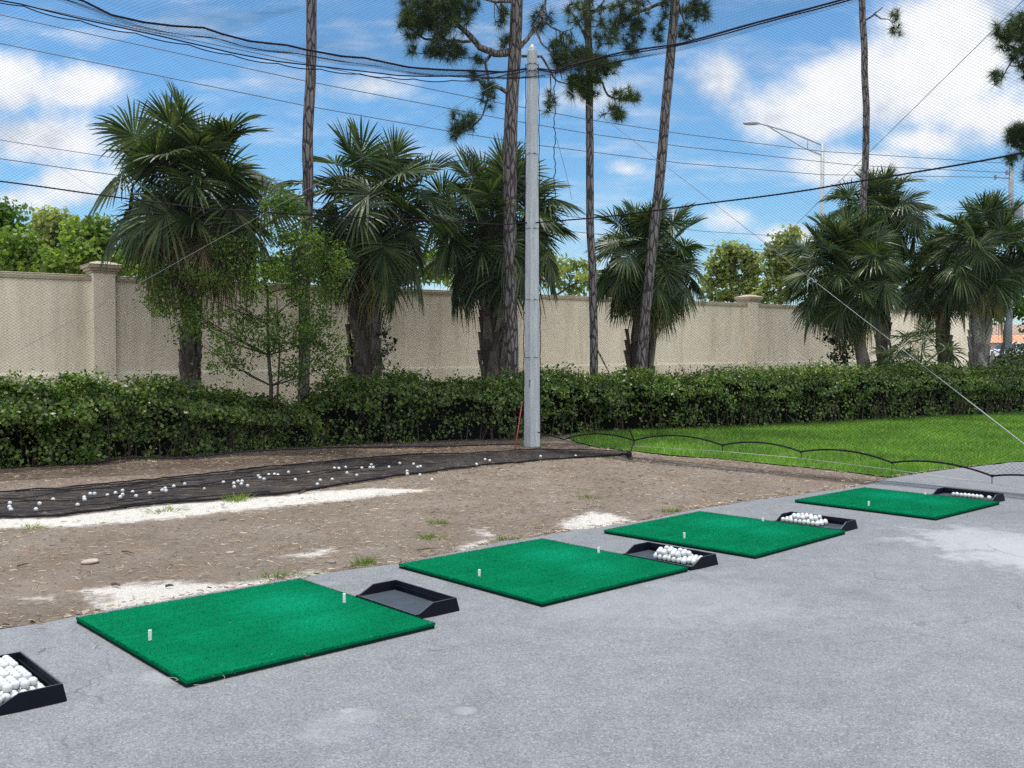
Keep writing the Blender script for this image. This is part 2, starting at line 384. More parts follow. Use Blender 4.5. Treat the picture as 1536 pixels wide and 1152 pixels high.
def np_mesh(name, verts, nper, mat, parent=None, extra=None):
    """many separate small faces of nper vertices each"""
    verts = np.asarray(verts, np.float32).reshape(-1, 3); nf = len(verts)//nper
    me = bpy.data.meshes.new(name)
    me.vertices.add(len(verts)); me.vertices.foreach_set('co', verts.ravel())
    me.loops.add(nf*nper); me.loops.foreach_set('vertex_index', np.arange(nf*nper, dtype=np.int32))
    me.polygons.add(nf); me.polygons.foreach_set('loop_start', np.arange(0, nf*nper, nper, dtype=np.int32))
    me.polygons.foreach_set('loop_total', np.full(nf, nper, dtype=np.int32))
    me.materials.append(mat); me.update(calc_edges=True)
    o = bpy.data.objects.new(name, me); COL.objects.link(o)
    if parent is not None: o.parent = parent
    return o
def tag(o, label, cat=None, group=None, kind='thing'):
    o['label'] = label
    if cat: o['category'] = cat
    if group: o['group'] = group
    if kind: o['kind'] = kind
    return o
def empty(name, loc=(0, 0, 0), rotz=0.0):
    o = bpy.data.objects.new(name, None); COL.objects.link(o); o.location = loc; o.rotation_euler.z = rotz
    o.empty_display_size = 0.1
    return o
def bevel(o, w=0.006, seg=2):
    md = o.modifiers.new('bevel', 'BEVEL'); md.width = w; md.segments = seg; md.limit_method = 'ANGLE'
    return o
WORLD0 = (0, 0, 0)

# ------------------------------------------------------------------ camera, sun, sky
cam = bpy.data.cameras.new('camera'); cam.sensor_width = 36.0; cam.lens = 36.0*F/1536.0; cam.clip_end = 3000; cam.clip_start = 0.05
co = bpy.data.objects.new('camera', cam); COL.objects.link(co); co.location = (0, 0, H); co.rotation_euler = (math.pi/2+PITCH, 0, 0)
S.camera = co
EL, AZ = math.radians(77), math.radians(-24)       # azimuth from +Y towards +X
sd = V(math.sin(AZ)*math.cos(EL), math.cos(AZ)*math.cos(EL), math.sin(EL))
sl = bpy.data.lights.new('sun', 'SUN'); sl.energy = 3.1; sl.angle = math.radians(0.53); sl.color = (1.0, 0.955, 0.89)
so = bpy.data.objects.new('sun', sl); COL.objects.link(so); so.rotation_euler = sd.to_track_quat('Z', 'Y').to_euler(); so.location = (0, 0, 30)

def mk_world():
    w = bpy.data.worlds.new('World'); S.world = w; w.use_nodes = True
    nt = w.node_tree; nt.nodes.clear(); k = NT(nt)
    out = nt.nodes.new('ShaderNodeOutputWorld')
    sky = k.n('ShaderNodeTexSky', sky_type='NISHITA', sun_disc=False, sun_elevation=EL, sun_rotation=AZ, altitude=10.0, air_density=1.0, dust_density=0.6, ozone_density=2.2)
    skyc = k.mix(1.0, sky.outputs[0], SKYTINT, 'MULTIPLY')
    d = k.n('ShaderNodeTexCoord').outputs['Generated']
    sp = k.n('ShaderNodeSeparateXYZ', {0: d})
    y = k.math('MAXIMUM', sp.outputs[1], 0.05)
    a = k.math('DIVIDE', sp.outputs[0], y); b = k.math('DIVIDE', sp.outputs[2], y)
    ab = k.n('ShaderNodeCombineXYZ', {0: a, 1: b, 2: 0.0}).outputs[0]
    n1 = k.noise(ab, 7.5, 9.0, 0.58); n2 = k.noise(ab, 22.0, 7.0, 0.6)
    wob = k.math('ADD', k.math('MULTIPLY', k.math('SUBTRACT', n1, 0.5), 1.5), k.math('MULTIPLY', k.math('SUBTRACT', n2, 0.5), 0.55))
    tot = None
    # clouds by bearing and height (tangent units): centre x, centre y, half sizes
    for (px, py, rx, ry, w_) in CLOUDS:
        u = k.math('DIVIDE', k.math('SUBTRACT', a, (px-768)/F), rx/F)
        v = k.math('DIVIDE', k.math('SUBTRACT', b, (534.5-py)/F), ry/F)
        r2 = k.math('SQRT', k.math('ADD', k.math('MULTIPLY', u, u), k.math('MULTIPLY', v, v)))
        m_ = k.math('MULTIPLY', k.math('SUBTRACT', 1.0, r2), w_)
        tot = m_ if tot is None else k.n('ShaderNodeMath', {0: tot, 1: m_, 2: 0.35}, operation='SMOOTH_MAX').outputs[0]
    dens = k.sstep(k.math('ADD', tot, wob), -0.05, 0.62)
    # thin streaky veil
    st = k.n('ShaderNodeMapping', {'Vector': ab, 'Scale': (2.2, 9.0, 1.0), 'Rotation': (0, 0, -0.25)}).outputs[0]
    veil = k.math('MULTIPLY', k.sstep(k.noise(st, 3.0, 7.0, 0.6), 0.46, 0.76), 0.50)
    lowv = k.math('MULTIPLY', k.sstep(b, 0.22, -0.02), 0.30)
    veil = k.math('ADD', veil, lowv)
    front = k.sstep(sp.outputs[1], 0.02, 0.2)
    # elsewhere in the sky: unseen flat cloud layer, thickened to add fill light
    z = k.math('MAXIMUM', sp.outputs[2], 0.04)
    fl = k.n('ShaderNodeCombineXYZ', {0: k.math('DIVIDE', sp.outputs[0], z), 1: k.math('DIVIDE', sp.outputs[1], z), 2: 0.0}).outputs[0]
    oth = k.math('MULTIPLY', k.sstep(k.noise(fl, 0.9, 8.0, 0.6), 0.40, 0.56), k.math('SUBTRACT', 1.0, front))
    dens = k.math('ADD', k.math('MULTIPLY', k.math('MAXIMUM', dens, veil), front), oth, clamp=True)
    # lit tops and greyer undersides
    ab2 = k.n('ShaderNodeVectorMath', {0: ab, 1: (0.0, 0.035, 0.0)}, operation='ADD').outputs[0]
    n1b = k.noise(ab2, 7.5, 9.0, 0.58)
    sh = k.math('SUBTRACT', n1, n1b)
    soft = k.noise(ab, 5.0, 4.0, 0.5)
    shv = k.math('ADD', k.math('MULTIPLY', sh, 2.2), k.math('MULTIPLY', k.math('SUBTRACT', soft, 0.5), 1.6))
    cc = k.ramp(k.math('ADD', shv, 0.5), [(0.12, (0.64, 0.69, 0.78)), (0.42, (0.88, 0.91, 0.96)), (0.85, (1.02, 1.03, 1.05))])
    cc = k.mix(1.0, cc, (CLOUDV,)*3, 'MULTIPLY')
    cc = k.mix(front, k.mix(1.0, cc, (2.1, 2.03, 1.9), 'MULTIPLY'), cc)   # unseen clouds behind, made overbright as added fill for the shaded wall
    col = k.mix(dens, skyc, cc)
    bg = k.n('ShaderNodeBackground', {'Color': col, 'Strength': SKYSTR})
    nt.links.new(bg.outputs[0], out.inputs['Surface'])
SKYSTR, CLOUDV, SKYTINT = 0.15, 5.2, (0.42, 0.64, 0.745)
CLOUDS = [(20, 130, 130, 60, 1.0), (120, 135, 90, 45, 1.0), (60, 210, 150, 60, .9), (110, 275, 90, 40, .8), (20, 300, 110, 40, .6),
          (1330, 130, 210, 90, 1.1), (1230, 170, 160, 55, 1.0), (1440, 60, 170, 110, 1.1), (1500, 180, 150, 60, .8), (1300, 250, 130, 40, .9), (1380, 215, 110, 30, .8), (1080, 120, 60, 50, .62),
          (1620, 120, 150, 150, 1.0), (1180, 355, 90, 24, .7), (1090, 330, 70, 30, .55), (940, 255, 50, 20, .6), (880, 150, 110, 40, .55), (560, 135, 120, 25, .4), (-200, 150, 200, 120, 1.0)]
mk_world()
vs_ = S.view_settings
vs_.view_transform = 'Standard'; vs_.look = 'None'; vs_.gamma = 1.0; vs_.exposure = 0.5; vs_.use_curve_mapping = False
S.render.engine = 'CYCLES'
S.cycles.use_denoising = False
S.cycles.max_bounces = 6; S.cycles.transparent_max_bounces = 12
S.cycles.sample_clamp_indirect = 4.0

# ------------------------------------------------------------------ ground sheets
EDGE = [(-900, 1075), (-420, 1012), (-200, 977), (0, 943), (60, 934), (114, 925), (300, 890), (450, 867), (500, 858), (600, 845), (700, 825), (750, 812), (812, 804),
        (870, 795), (905, 791), (980, 777), (1050, 763), (1110, 753), (1195, 743), (1300, 727), (1340, 716), (1400, 707), (1430, 703), (1536, 692), (1700, 681), (2000, 665), (2600, 645)]
edgeG = []
for (a, b) in zip(EDGE, EDGE[1:]):
    A, B = G(*a), G(*b); n = max(1, int((B-A).length/0.12))
    for i in range(n):
        p = A.lerp(B, i/n)
        q = mnoise.noise(p*2.3)*0.05+mnoise.noise(p*9.0)*0.025
        edgeG.append(p+V(-.66*q, .75*q, 0))
edgeG.append(G(*EDGE[-1]))
def sheet(name, poly, z, mat, label):
    me = bpy.data.meshes.new(name)
    me.from_pydata([(p[0], p[1], z) for p in poly], [], [tuple(range(len(poly)))])
    me.materials.append(mat); me.update()
    if me.polygons[0].normal.z < 0: me.flip_normals()
    o = bpy.data.objects.new(name, me); COL.objects.link(o); tag(o, label, kind='structure')
    return o
sheet('ground', [(-400, -60), (400, -60), (400, 900), (-400, 900)], -0.06, M['ground'], 'flat green brown ground reaching the horizon')
poly = [(p.x, p.y) for p in edgeG]
mb = MB()
polyA = poly+[(60, poly[-1][1]), (60, -25), (-60, -25), (-60, poly[0][1])]
asph = sheet('asphalt_pavement', polyA, 0.0, M['asphalt'], 'pale grey worn asphalt pavement under the mats')
# broken asphalt lip along the mulch
mb = MB()
for p, q in zip(edgeG, edgeG[1:]): mb.quad((p.x, p.y, 0), (q.x, q.y, 0), (q.x, q.y, -0.05), (p.x, p.y, -0.05))
lip = mb.build('pavement_edge', M['asphalt']); tag(lip, 'thin broken edge of the asphalt against the mulch', kind='structure')

SANDS = [[(-120, 790), (0, 776), (78, 774), (167, 764), (242, 755), (299, 751), (366, 745), (423, 742), (467, 737), (510, 734), (560, 731), (610, 732), (660, 734), (600, 740), (520, 749), (420, 759), (340, 766), (250, 777), (180, 784), (80, 790), (0, 792), (-120, 803)],
         [(108, 884), (190, 872), (260, 869), (330, 872), (400, 865), (470, 854), (500, 852), (500, 862), (450, 872), (300, 897), (165, 918), (130, 908), (150, 896)],
         [(840, 786), (855, 775), (890, 765), (930, 771), (952, 779), (930, 788), (880, 796), (850, 792)],
         [(438, 833), (465, 824), (494, 821), (497, 826), (465, 835)], [(706, 795), (720, 793), (742, 801), (728, 803)], [(36, 896), (88, 894), (60, 900)],
         [(680, 822), (700, 815), (740, 806), (700, 828)]]
def polydist(P, poly):
    poly = np.array(poly); n = len(poly)
    d = np.full(len(P), 1e9); ins = np.zeros(len(P), bool)
    for i in range(n):
        a, b = poly[i], poly[(i+1) % n]; ab = b-a
        t = np.clip(((P-a)@ab)/(ab@ab+1e-12), 0, 1)
        d = np.minimum(d, np.linalg.norm(P-(a+t[:, None]*ab), axis=1))
        c = ((a[1] > P[:, 1]) != (b[1] > P[:, 1])) & (P[:, 0] < (b[0]-a[0])*(P[:, 1]-a[1])/(b[1]-a[1]+1e-12)+a[0])
        ins ^= c
    return np.where(ins, d, -d)
def mulch_z(x, y): return -0.012+0.010*mnoise.noise(V(x*1.1, y*1.1, 0.3))
SANDW = [[(lambda g: (g.x, g.y))(G(*p)) for p in poly_] for poly_ in SANDS]
def mk_mulch_sheet():
    x0, x1, y0, y1, st = -15.0, 11.0, 2.4, 20.0, 0.07
    xs = np.arange(x0, x1, st); ys = np.arange(y0, y1, st)
    X, Y = np.meshgrid(xs, ys); P = np.stack([X.ravel(), Y.ravel()], 1)
    z = np.array([mulch_z(x, y) for x, y in P])
    sand = np.full(len(P), -1.0)
    for w in SANDW: sand = np.maximum(sand, np.clip(polydist(P, w), -1, 0.3))
    nx, ny = len(xs), len(ys)
    idx = np.arange(nx*ny).reshape(ny, nx)
    q = np.stack([idx[:-1, :-1], idx[:-1, 1:], idx[1:, 1:], idx[1:, :-1]], -1).reshape(-1, 4)
    me = bpy.data.meshes.new('mulch_bed')
    me.vertices.add(len(P)); me.vertices.foreach_set('co', np.concatenate([P, z[:, None]], 1).astype(np.float32).ravel())
    me.loops.add(q.size); me.loops.foreach_set('vertex_index', q.ravel().astype(np.int32))
    me.polygons.add(len(q)); me.polygons.foreach_set('loop_start', np.arange(0, q.size, 4, dtype=np.int32)); me.polygons.foreach_set('loop_total', np.full(len(q), 4, np.int32))
    me.polygons.foreach_set('use_smooth', np.ones(len(q), bool))
    at_ = me.attributes.new('sand', 'FLOAT', 'POINT'); at_.data.foreach_set('value', sand.astype(np.float32))
    # darker mulch strip along the lawn edge and in front of the hedge
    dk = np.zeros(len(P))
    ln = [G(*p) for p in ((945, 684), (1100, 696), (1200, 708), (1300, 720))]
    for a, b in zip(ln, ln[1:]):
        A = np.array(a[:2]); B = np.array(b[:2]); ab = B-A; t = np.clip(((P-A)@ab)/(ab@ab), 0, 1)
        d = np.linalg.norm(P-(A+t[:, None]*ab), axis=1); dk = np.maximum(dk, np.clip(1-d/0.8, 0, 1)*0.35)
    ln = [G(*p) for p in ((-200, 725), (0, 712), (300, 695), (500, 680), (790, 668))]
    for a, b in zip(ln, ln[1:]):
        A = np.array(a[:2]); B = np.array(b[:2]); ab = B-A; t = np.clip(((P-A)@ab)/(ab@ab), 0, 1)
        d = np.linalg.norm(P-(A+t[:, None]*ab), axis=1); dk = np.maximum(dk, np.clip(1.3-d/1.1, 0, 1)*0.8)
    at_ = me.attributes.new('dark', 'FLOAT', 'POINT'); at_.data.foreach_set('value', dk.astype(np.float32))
    me.materials.append(M['mulch']); me.update(calc_edges=True)
    o = bpy.data.objects.new('mulch_bed', me); COL.objects.link(o); tag(o, 'brown pine straw mulch bed with pale sand patches', kind='structure')
mk_mulch_sheet()
# bare soil behind the hedge up to the wall
sheet('soil', [(-30, 9), (-15.2, 9), (-15.2, 20.2), (11.2, 20.2), (50, 20.2), (60, 70), (-30, 20)], -0.03, M['mulch'], 'brown soil behind the hedge in front of the wall')

LAWN = [(852, 656), (862, 663), (900, 671), (945, 676), (1000, 682), (1100, 690), (1200, 700), (1280, 709), (1335, 715), (1400, 706), (1430, 702), (1536, 691), (1700, 680), (2000, 664),
        (2000, 598), (1700, 606), (1536, 616), (1300, 631), (1100, 641), (950, 646), (880, 650)]
lawnW = []
for a, b in zip(LAWN, LAWN[1:]+LAWN[:1]):
    A, B = G(*a), G(*b); n = max(1, int((B-A).length/0.15))
    for i in range(n):
        p = A.lerp(B, i/n); p.x += 0.06*mnoise.noise(p*3); p.y += 0.06*mnoise.noise(p*3+V(5, 5, 0)); lawnW.append(p)
sheet('lawn', [(p.x, p.y) for p in lawnW], 0.004, M['lawn'], 'mown green lawn between the mulch and the hedge')
def grass_blades(n, P, hmin, hmax, w, rs):
    h = rs.uniform(hmin, hmax, n); az = rs.uniform(0, 2*np.pi, n); lean = rs.normal(0, 0.4, (n, 2))*h[:, None]
    dx, dy = np.cos(az)*w, np.sin(az)*w
    b = np.concatenate([P, np.zeros((n, 1))], 1)
    v0 = b+np.stack([-dx, -dy, np.zeros(n)], 1); v1 = b+np.stack([dx, dy, np.zeros(n)], 1)
    v2 = b+np.stack([lean[:, 0], lean[:, 1], h], 1)
    return np.stack([v0, v1, v2], 1)
rs = np.random.RandomState(3)
lw = np.array([(p.x, p.y) for p in lawnW])
def lawn_pts(n, box):
    P = np.stack([rs.uniform(box[0], box[1], n), rs.uniform(box[2], box[3], n)], 1)
    return P[polydist(P, lw) > 0]
P1 = lawn_pts(170000, (0.5, 15, 12, 25))
vis = np.abs(P1[:, 0]/P1[:, 1]-0.3) < 0.34
P1 = P1[vis]
dE = polydist(P1, lw)
hh = grass_blades(len(P1), P1, 0.035, 0.085, 0.006, rs)
g = np_mesh('grass', hh+np.array([0, 0, 0.003]), 3, M['grass']); tag(g, 'short mown green grass blades of the lawn', 'grass', kind='stuff')

# scattered pine straw, bark and leaf crumbs
def straw(n, area, lmin, lmax, w, keep, zf):
    out = []
    while len(out) < n:
        x = rnd.uniform(*area[:2]); y = rnd.uniform(*area[2:])
        if not keep(x, y): continue
        a = rnd.gauss(0.3, 0.9); l = rnd.uniform(lmin, lmax)*(1+0.03*y); ww = w*rnd.uniform(0.6, 1.8)*(1+0.05*y)
        d = V(math.cos(a), math.sin(a), rnd.gauss(0, .10))*l*.5; s_ = V(-math.sin(a), math.cos(a), rnd.gauss(0, .5))*ww*.5
        c = V(x, y, zf(x, y)+rnd.uniform(0.004, 0.018))
        out.append([c-d-s_, c+d-s_*.6, c+d+s_*.6, c-d+s_])
    return [tuple(p) for q in out for p in q]
edge_np = np.array([(p.x, p.y) for p in edgeG])
def edge_y(x): return np.interp(x, edge_np[:, 0], edge_np[:, 1])
def in_view(x, y): return abs(x/max(y, .1)) < 0.56
def sand_d(x, y): return max(float(polydist(np.array([[x, y]]), w)[0]) for w in SANDW)
kp = lambda x, y: in_view(x, y) and y > edge_y(x)+0.02
st_ = straw(32000, (-8.5, 6, 4.2, 17.5), 0.014, 0.055, 0.0026, lambda x, y: kp(x, y) and (sand_d(x, y) < 0 or rnd.random() < .25), mulch_z)
o = np_mesh('pine_straw', st_, 4, M['straw']); tag(o, 'loose brown pine straw and bark crumbs littering the mulch', 'pine straw', kind='stuff')
st_ = straw(110, (-4.5, 6, 3.6, 12), 0.03, 0.10, 0.0022, lambda x, y: in_view(x, y) and 0 > y-edge_y(x) > -1.9 or rnd.random() < .02, lambda x, y: 0.001)
o = np_mesh('needle_litter', st_, 4, M['straw']); tag(o, 'stray dry pine needles lying on the asphalt beside the mats', 'needle litter', kind='stuff')
st_ = straw(700, (-7, 7, 5, 16), 0.02, 0.05, 0.006, lambda x, y: in_view(x, y) and abs(y-edge_y(x)-0.06) < 0.07, lambda x, y: -0.004)
o = np_mesh('leaf_litter', st_, 4, M['straw']); tag(o, 'dry leaf crumbs gathered along the asphalt edge', 'leaf litter', kind='stuff')

# ------------------------------------------------------------------ mats, tees, trays, balls
MATS = [(-2.5641, 5.6429, .7408), (-.8394, 7.1107, .7417), (.8105, 8.5035, .7804), (3.0257, 10.3086, .728)]
WU, DV, TH = 1.486, 1.52, 0.030
matlab = ['largest green hitting mat, between the edge tray and the empty tray', 'green hitting mat just right of the empty black tray',
          'green hitting mat between the two trays holding heaped balls', 'smallest and farthest green hitting mat, beside the lawn corner']
def make_mat(i, first=None):
    x, y, a = MATS[i]
    if first is None:
        r = empty('hitting_mat')
        b = MB(); b.box((WU/2, -DV/2, 0.009), WU-0.006, DV-0.006, 0.018); b.build('rubber_base', M['matbase'], r)
        b = MB(); nx = 40
        # turf slab with a slightly waving rim
        top = []; 
        def rimpt(u, v, z):
            return (u+0.003*mnoise.noise(V(u*14, v*14, z*9)), v+0.003*mnoise.noise(V(u*14+7, v*14, z*9)), z)
        loop = [(WU*t/nx, 0) for t in range(nx)]+[(WU, -DV*t/nx) for t in range(nx)]+[(WU-WU*t/nx, -DV) for t in range(nx)]+[(0, -DV+DV*t/nx) for t in range(nx)]
        n = len(loop)
        lo = [rimpt(u, v, 0.0185) for u, v in loop]; hi = [rimpt(u, v, TH-0.003) for u, v in loop]
        ins = [(u+(0.004 if u < 0.001 else -0.004 if u > WU-.001 else 0), v+(-0.004 if v > -.001 else 0.004 if v < -DV+.001 else 0), TH) for u, v in loop]
        b.add(lo+hi+ins, [(j, n+j, n+(j+1) % n, (j+1) % n) for j in range(n)]+[(n+j, 2*n+j, 2*n+(j+1) % n, n+(j+1) % n) for j in range(n)]+[tuple(reversed([2*n+j for j in range(n)]))])
        b.build('turf', M['turf'], r)
        # short fibres standing up out of the turf
        rs2 = np.random.RandomState(5); nf = 26000
        P = np.stack([rs2.uniform(0.0, WU, nf), rs2.uniform(-DV, 0.0, nf)], 1)
        ne = 5200; t = rs2.uniform(0, 1, ne); side = rs2.randint(0, 4, ne); jit = np.abs(rs2.normal(0, .004, ne))
        PE = np.stack([np.where(side == 0, jit, np.where(side == 1, WU-jit, t*WU)), np.where(side == 2, -jit, np.where(side == 3, -DV+jit, -t*DV))], 1)
        P = np.concatenate([P, PE])
        bl = grass_blades(len(P), P, 0.004, 0.010, 0.0016, rs2)+np.array([0, 0, TH-0.002])
        np_mesh('pile', bl, 3, M['turf'], r)
    else:
        r = copy_tree(first)
    r.location = (x, y, 0); r.rotation_euler.z = a
    tag(r, matlab[i], 'hitting mat', 'green hitting mats in a row on the asphalt')
    return r
def copy_tree(o, parent=None):
    c = o.copy(); COL.objects.link(c)
    if parent is not None: c.parent = parent
    for ch in list(o.children): copy_tree(ch, c)
    return c
mats = [make_mat(0)]
for i in range(1, 4): mats.append(make_mat(i, mats[0]))
def mat_pt(i, u, v, z=0.0):
    x, y, a = MATS[i]
    return V(x+math.cos(a)*u+math.sin(a)*v, y+math.sin(a)*u-math.cos(a)*v, z)

tees = [(225, 960, .055, 'tall white rubber tee at the left end of the largest mat'), (516.5, 903.5, .055, 'tall white rubber tee on the largest mat beside the empty tray'),
        (719, 864, .046, 'white rubber tee near the left edge of the mat right of the empty tray'), (898, 829, .044, 'white rubber tee at the far edge of the mat right of the empty tray'),
        (1026.5, 807, .046, 'white rubber tee on the left part of the mat between two ball heaps'), (1144.5, 781.5, .03, 'short white tee at the far edge of the mat between two ball heaps'),
        (1303, 758.5, .046, 'white rubber tee on the left part of the farthest mat'), (1388, 741.5, .024, 'tiny white tee at the far edge of the farthest mat')]
for (px, py, h, lab) in tees:
    g_ = G(px, py, TH)
    b = MB(); b.lathe([(0.0105, 0), (0.0095, h*.1), (0.0095, h-.002), (0.0088, h), (0.0065, h), (0.006, h-.010), (0.0, h-.010)], 16)
    o = b.build('golf_tee', M['tee'], smooth=True, loc=g_); tag(o, lab, 'golf tee', 'white rubber tees standing in the mats')
    o.rotation_euler = (rnd.uniform(-.05, .05), rnd.uniform(-.05, .05), 0)

TL, TD, TB, TF = 0.65, 0.315, 0.080, 0.029       # tray length, depth, back and front height
def tray_mesh():
    r = empty('ball_tray'); wt = 0.009
    sl = 0.36*TD                                    # the ends rise from the low lip to the back height over this depth
    def prof(off, z0=None):
        return [(off, TF-0.0), (off+0.02, TF+0.004), (off+sl, TB)]
    b = MB()
    fl = 0.014                                      # outer walls flare to the foot
    # outline heights around: front lip low, ends ramp, back high (u = depth, v = length)
    rim_only = None
    outer = [(0, 0), (0.10*TD, 0), (0.42*TD, 0), (TD, 0), (TD, TL), (0.42*TD, TL), (0.10*TD, TL), (0, TL)]
    hts = [TF, TF, TB, TB, TB, TB, TF, TF]
    def off(u, v, d):
        uu = u+(d if u < 1e-6 else -d if u > TD-1e-6 else 0); vv = v+(d if v < 1e-6 else -d if v > TL-1e-6 else 0)
        return uu, vv
    base = []; rim = []; rin = []; flo = []
    for (u, v), h in zip(outer, hts):
        uu, vv = off(u, v, -fl*(h/TB)); base.append((uu, -vv, 0))
        rim.append((u, -v, h)); a_, b_ = off(u, v, wt); rin.append((a_, -b_, h-0.001)); a_, b_ = off(u, v, wt+.010*(h/TB)); flo.append((a_, -b_, 0.020))
    n = 8
    fs = [(j, (j+1) % n, n+(j+1) % n, n+j) for j in range(n)]+[(n+j, n+(j+1) % n, 2*n+(j+1) % n, 2*n+j) for j in range(n)]+[(2*n+j, 2*n+(j+1) % n, 3*n+(j+1) % n, 3*n+j) for j in range(n)]
    b.add(base+rim+rin+flo, [tuple(reversed(f)) for f in fs]+[tuple(range(n))])
    o = b.build('body', M['tray'], r); bevel(o, 0.0045, 3)
    b = MB(); b.add([(p[0], p[1], 0.0205) for p in (flo[0], flo[3], flo[4], flo[7])], [(0, 3, 2, 1)]); b.build('tray_floor', M['trayfloor'], r)
    # moulded ledge along the inside of the back wall
    b = MB(); b.box((TD-wt-.010, -TL/2, 0.048), 0.010, TL-2*wt-.03, 0.005); b.build('ledge', M['tray'], r)
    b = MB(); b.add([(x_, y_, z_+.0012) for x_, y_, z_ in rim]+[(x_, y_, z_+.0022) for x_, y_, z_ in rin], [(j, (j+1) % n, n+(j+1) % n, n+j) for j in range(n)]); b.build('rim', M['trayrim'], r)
    return r
tr0 = tray_mesh()
x, y, a = MATS[0]
L0 = (-2.038-1.77*math.cos(.735)-1.32*math.sin(.735), 4.349-1.77*math.sin(.735)+1.32*math.cos(.735))
TR = [(None, 0.0), (0, .65), (1, .865), (2, .80), (3, .775)]
trlab = ['black tray heaped with balls, cut off by the photo edge', 'empty black ball tray beside the largest mat', 'black tray with a heap of balls, two mats from the edge tray',
         'black tray with balls heaped at its left end, beside the second farthest mat', 'black tray with a single row of balls, beside the farthest mat']
trays = []
for i, (mi, v0) in enumerate(TR):
    t = tr0 if i == 0 else copy_tree(tr0)
    if mi is None:
        a = 0.735; bk = V(-2.038, 4.349, 0)
        e1 = V(math.cos(a), math.sin(a), 0); e2 = V(math.sin(a), -math.cos(a), 0)
        loc = bk-e1*TD-e2*TL
    else:
        a = MATS[mi][2]+(0.0, -0.01, 0.012, 0.0, -.012)[i]; loc = mat_pt(mi, 1.515, v0)
    t.location = loc; t.rotation_euler.z = a
    tag(t, trlab[i], 'ball tray', 'black ball trays beside the hitting mats'); trays.append((loc, a))
R_ = 0.02135
b = MB(); nb = 20
prof = [(R_*math.sin(math.pi*j/14), -R_*math.cos(math.pi*j/14)) for j in range(15)]
b.lathe(prof, nb)
ball0 = None
bm_ball = None
def ball(p, label, group):
    global ball0, b
    if ball0 is None:
        ball0 = b.build('golf_ball', M['ball'], smooth=True); o = ball0
    else:
        o = ball0.copy(); COL.objects.link(o)
    o.location = p; o.rotation_euler = (rnd.uniform(0, 6.3), rnd.uniform(0, 6.3), rnd.uniform(0, 6.3))
    tag(o, label, 'golf ball', group)
    return o
def fill(ti, cells, label, group):
    loc, a = trays[ti]
    e1 = V(math.cos(a), math.sin(a), 0); e2 = V(math.sin(a), -math.cos(a), 0)
    for (u, v, z) in cells: ball(V(*loc)+e1*u+e2*v+V(0, 0, z), label, group)
def heap(u0, u1, v0, v1, l2, jit=.0015, l3=()):
    d = 2*R_*1.012; h = d*0.866; cells = []; z0 = 0.0207+R_
    rows = int((u1-u0)/h)+1
    for r in range(rows):
        u = u0+r*h; n = int((v1-v0)/d)
        for c in range(n+1):
            v = v0+c*d+(d/2 if r % 2 else 0)
            if v > v1: continue
            if r in (0, rows-1) and rnd.random() < .10: continue
            cells.append((u+rnd.uniform(-jit, jit), v+rnd.uniform(-jit, jit), z0))
    for r in range(rows-1):
        u = u0+r*h+h/3; n = int((v1-v0)/d)
        for c in range(n):
            v = v0+c*d+d/2+(d/2 if r % 2 else 0)
            if l2(r, c, n): cells.append((u+(0 if r % 2 == 0 else 0), v, z0+d*0.816))
    return cells
UF, UB = 0.062, TD-0.052
fill(0, heap(UF, UB, 0.06, TL-.05, lambda r, c, n: (r*3+c*2) % 5 != 0 and c < n-1), 'white golf ball in the heap filling the tray at the photo edge', 'balls heaped in the edge tray')
fill(2, heap(UF, UB-.0, 0.235, TL-.04, lambda r, c, n: (r+c) % 3 != 0 and c < n-2), 'white golf ball in the tray whose heap lies at the right end', 'balls in the second tray with a heap')
fill(3, heap(UF, UB, 0.06, 0.44, lambda r, c, n: 0 < c < n-1 and (r+c) % 4 != 1), 'white golf ball in the tray whose heap lies at the left end', 'balls in the tray by the second farthest mat')
fill(4, heap(UF+.05, UF+.10, 0.20, TL-.045, lambda r, c, n: False), 'white golf ball in the short rows in the farthest tray', 'balls in the farthest tray')

ZA = [(57, 287), (54, 309), (63, 324), (228, 290), (207, 323), (306, 266), (447, 297), (485, 254), (487, 266), (520, 233), (545, 233), (619, 242), (665, 229), (706, 215), (706, 238), (693, 252), (764, 223), (784, 246), (862, 230), (934, 213), (952, 202), (956, 216),
      (1001, 190), (1064, 177), (1287, 167), (1347, 173), (1349, 193), (1371, 162), (1394, 161), (1390, 177), (1426, 187), (1488, 130), (1498, 142), (1521, 149)]
ZB = [(204, 124), (237, 121), (257, 125), (318, 109), (357, 152), (433, 110), (484, 179), (501, 155), (570, 151), (583, 86), (608, 87), (647, 81), (655, 113), (711, 127), (740, 85), (787, 82), (795, 66), (806, 82), (897, 79), (959, 58), (1038, 62), (1062, 80), (1078, 76), (1000, 104), (1002, 118), (1401, 63), (1450, 36), (1477, 42)]
ballpx = [(x/3.84, 680+y/3.84) for x, y in ZA]+[(350+x/3.84, 680+y/3.84) for x, y in ZB]+[(811, 684.7)]
skirt_balls = []
for (px, py) in ballpx:
    p = G(px, py, 0.03)
    if any((p-q).length < 2*R_+.001 for q in skirt_balls):
        q = min(skirt_balls, key=lambda q: (p-q).length); dv = (p-q); dv = dv.normalized() if dv.length > 1e-5 else V(1, 0, 0); p = q+dv*(2*R_+.002)
    skirt_balls.append(p)
    ball(p, 'white golf ball lying loose on the crumpled black netting', 'balls scattered on the fallen netting')
ball(G(334, 756, R_-.004), 'white golf ball half sunk in the sand beside the netting', 'balls on the bare bed')
ball(G(630, 712.5, R_-.006), 'white golf ball just off the netting edge above the sand strip tip', 'balls on the bare bed')
ball(G(648, 719.5, R_-.006), 'lone white golf ball on the mulch, farthest out from the netting', 'balls on the bare bed')
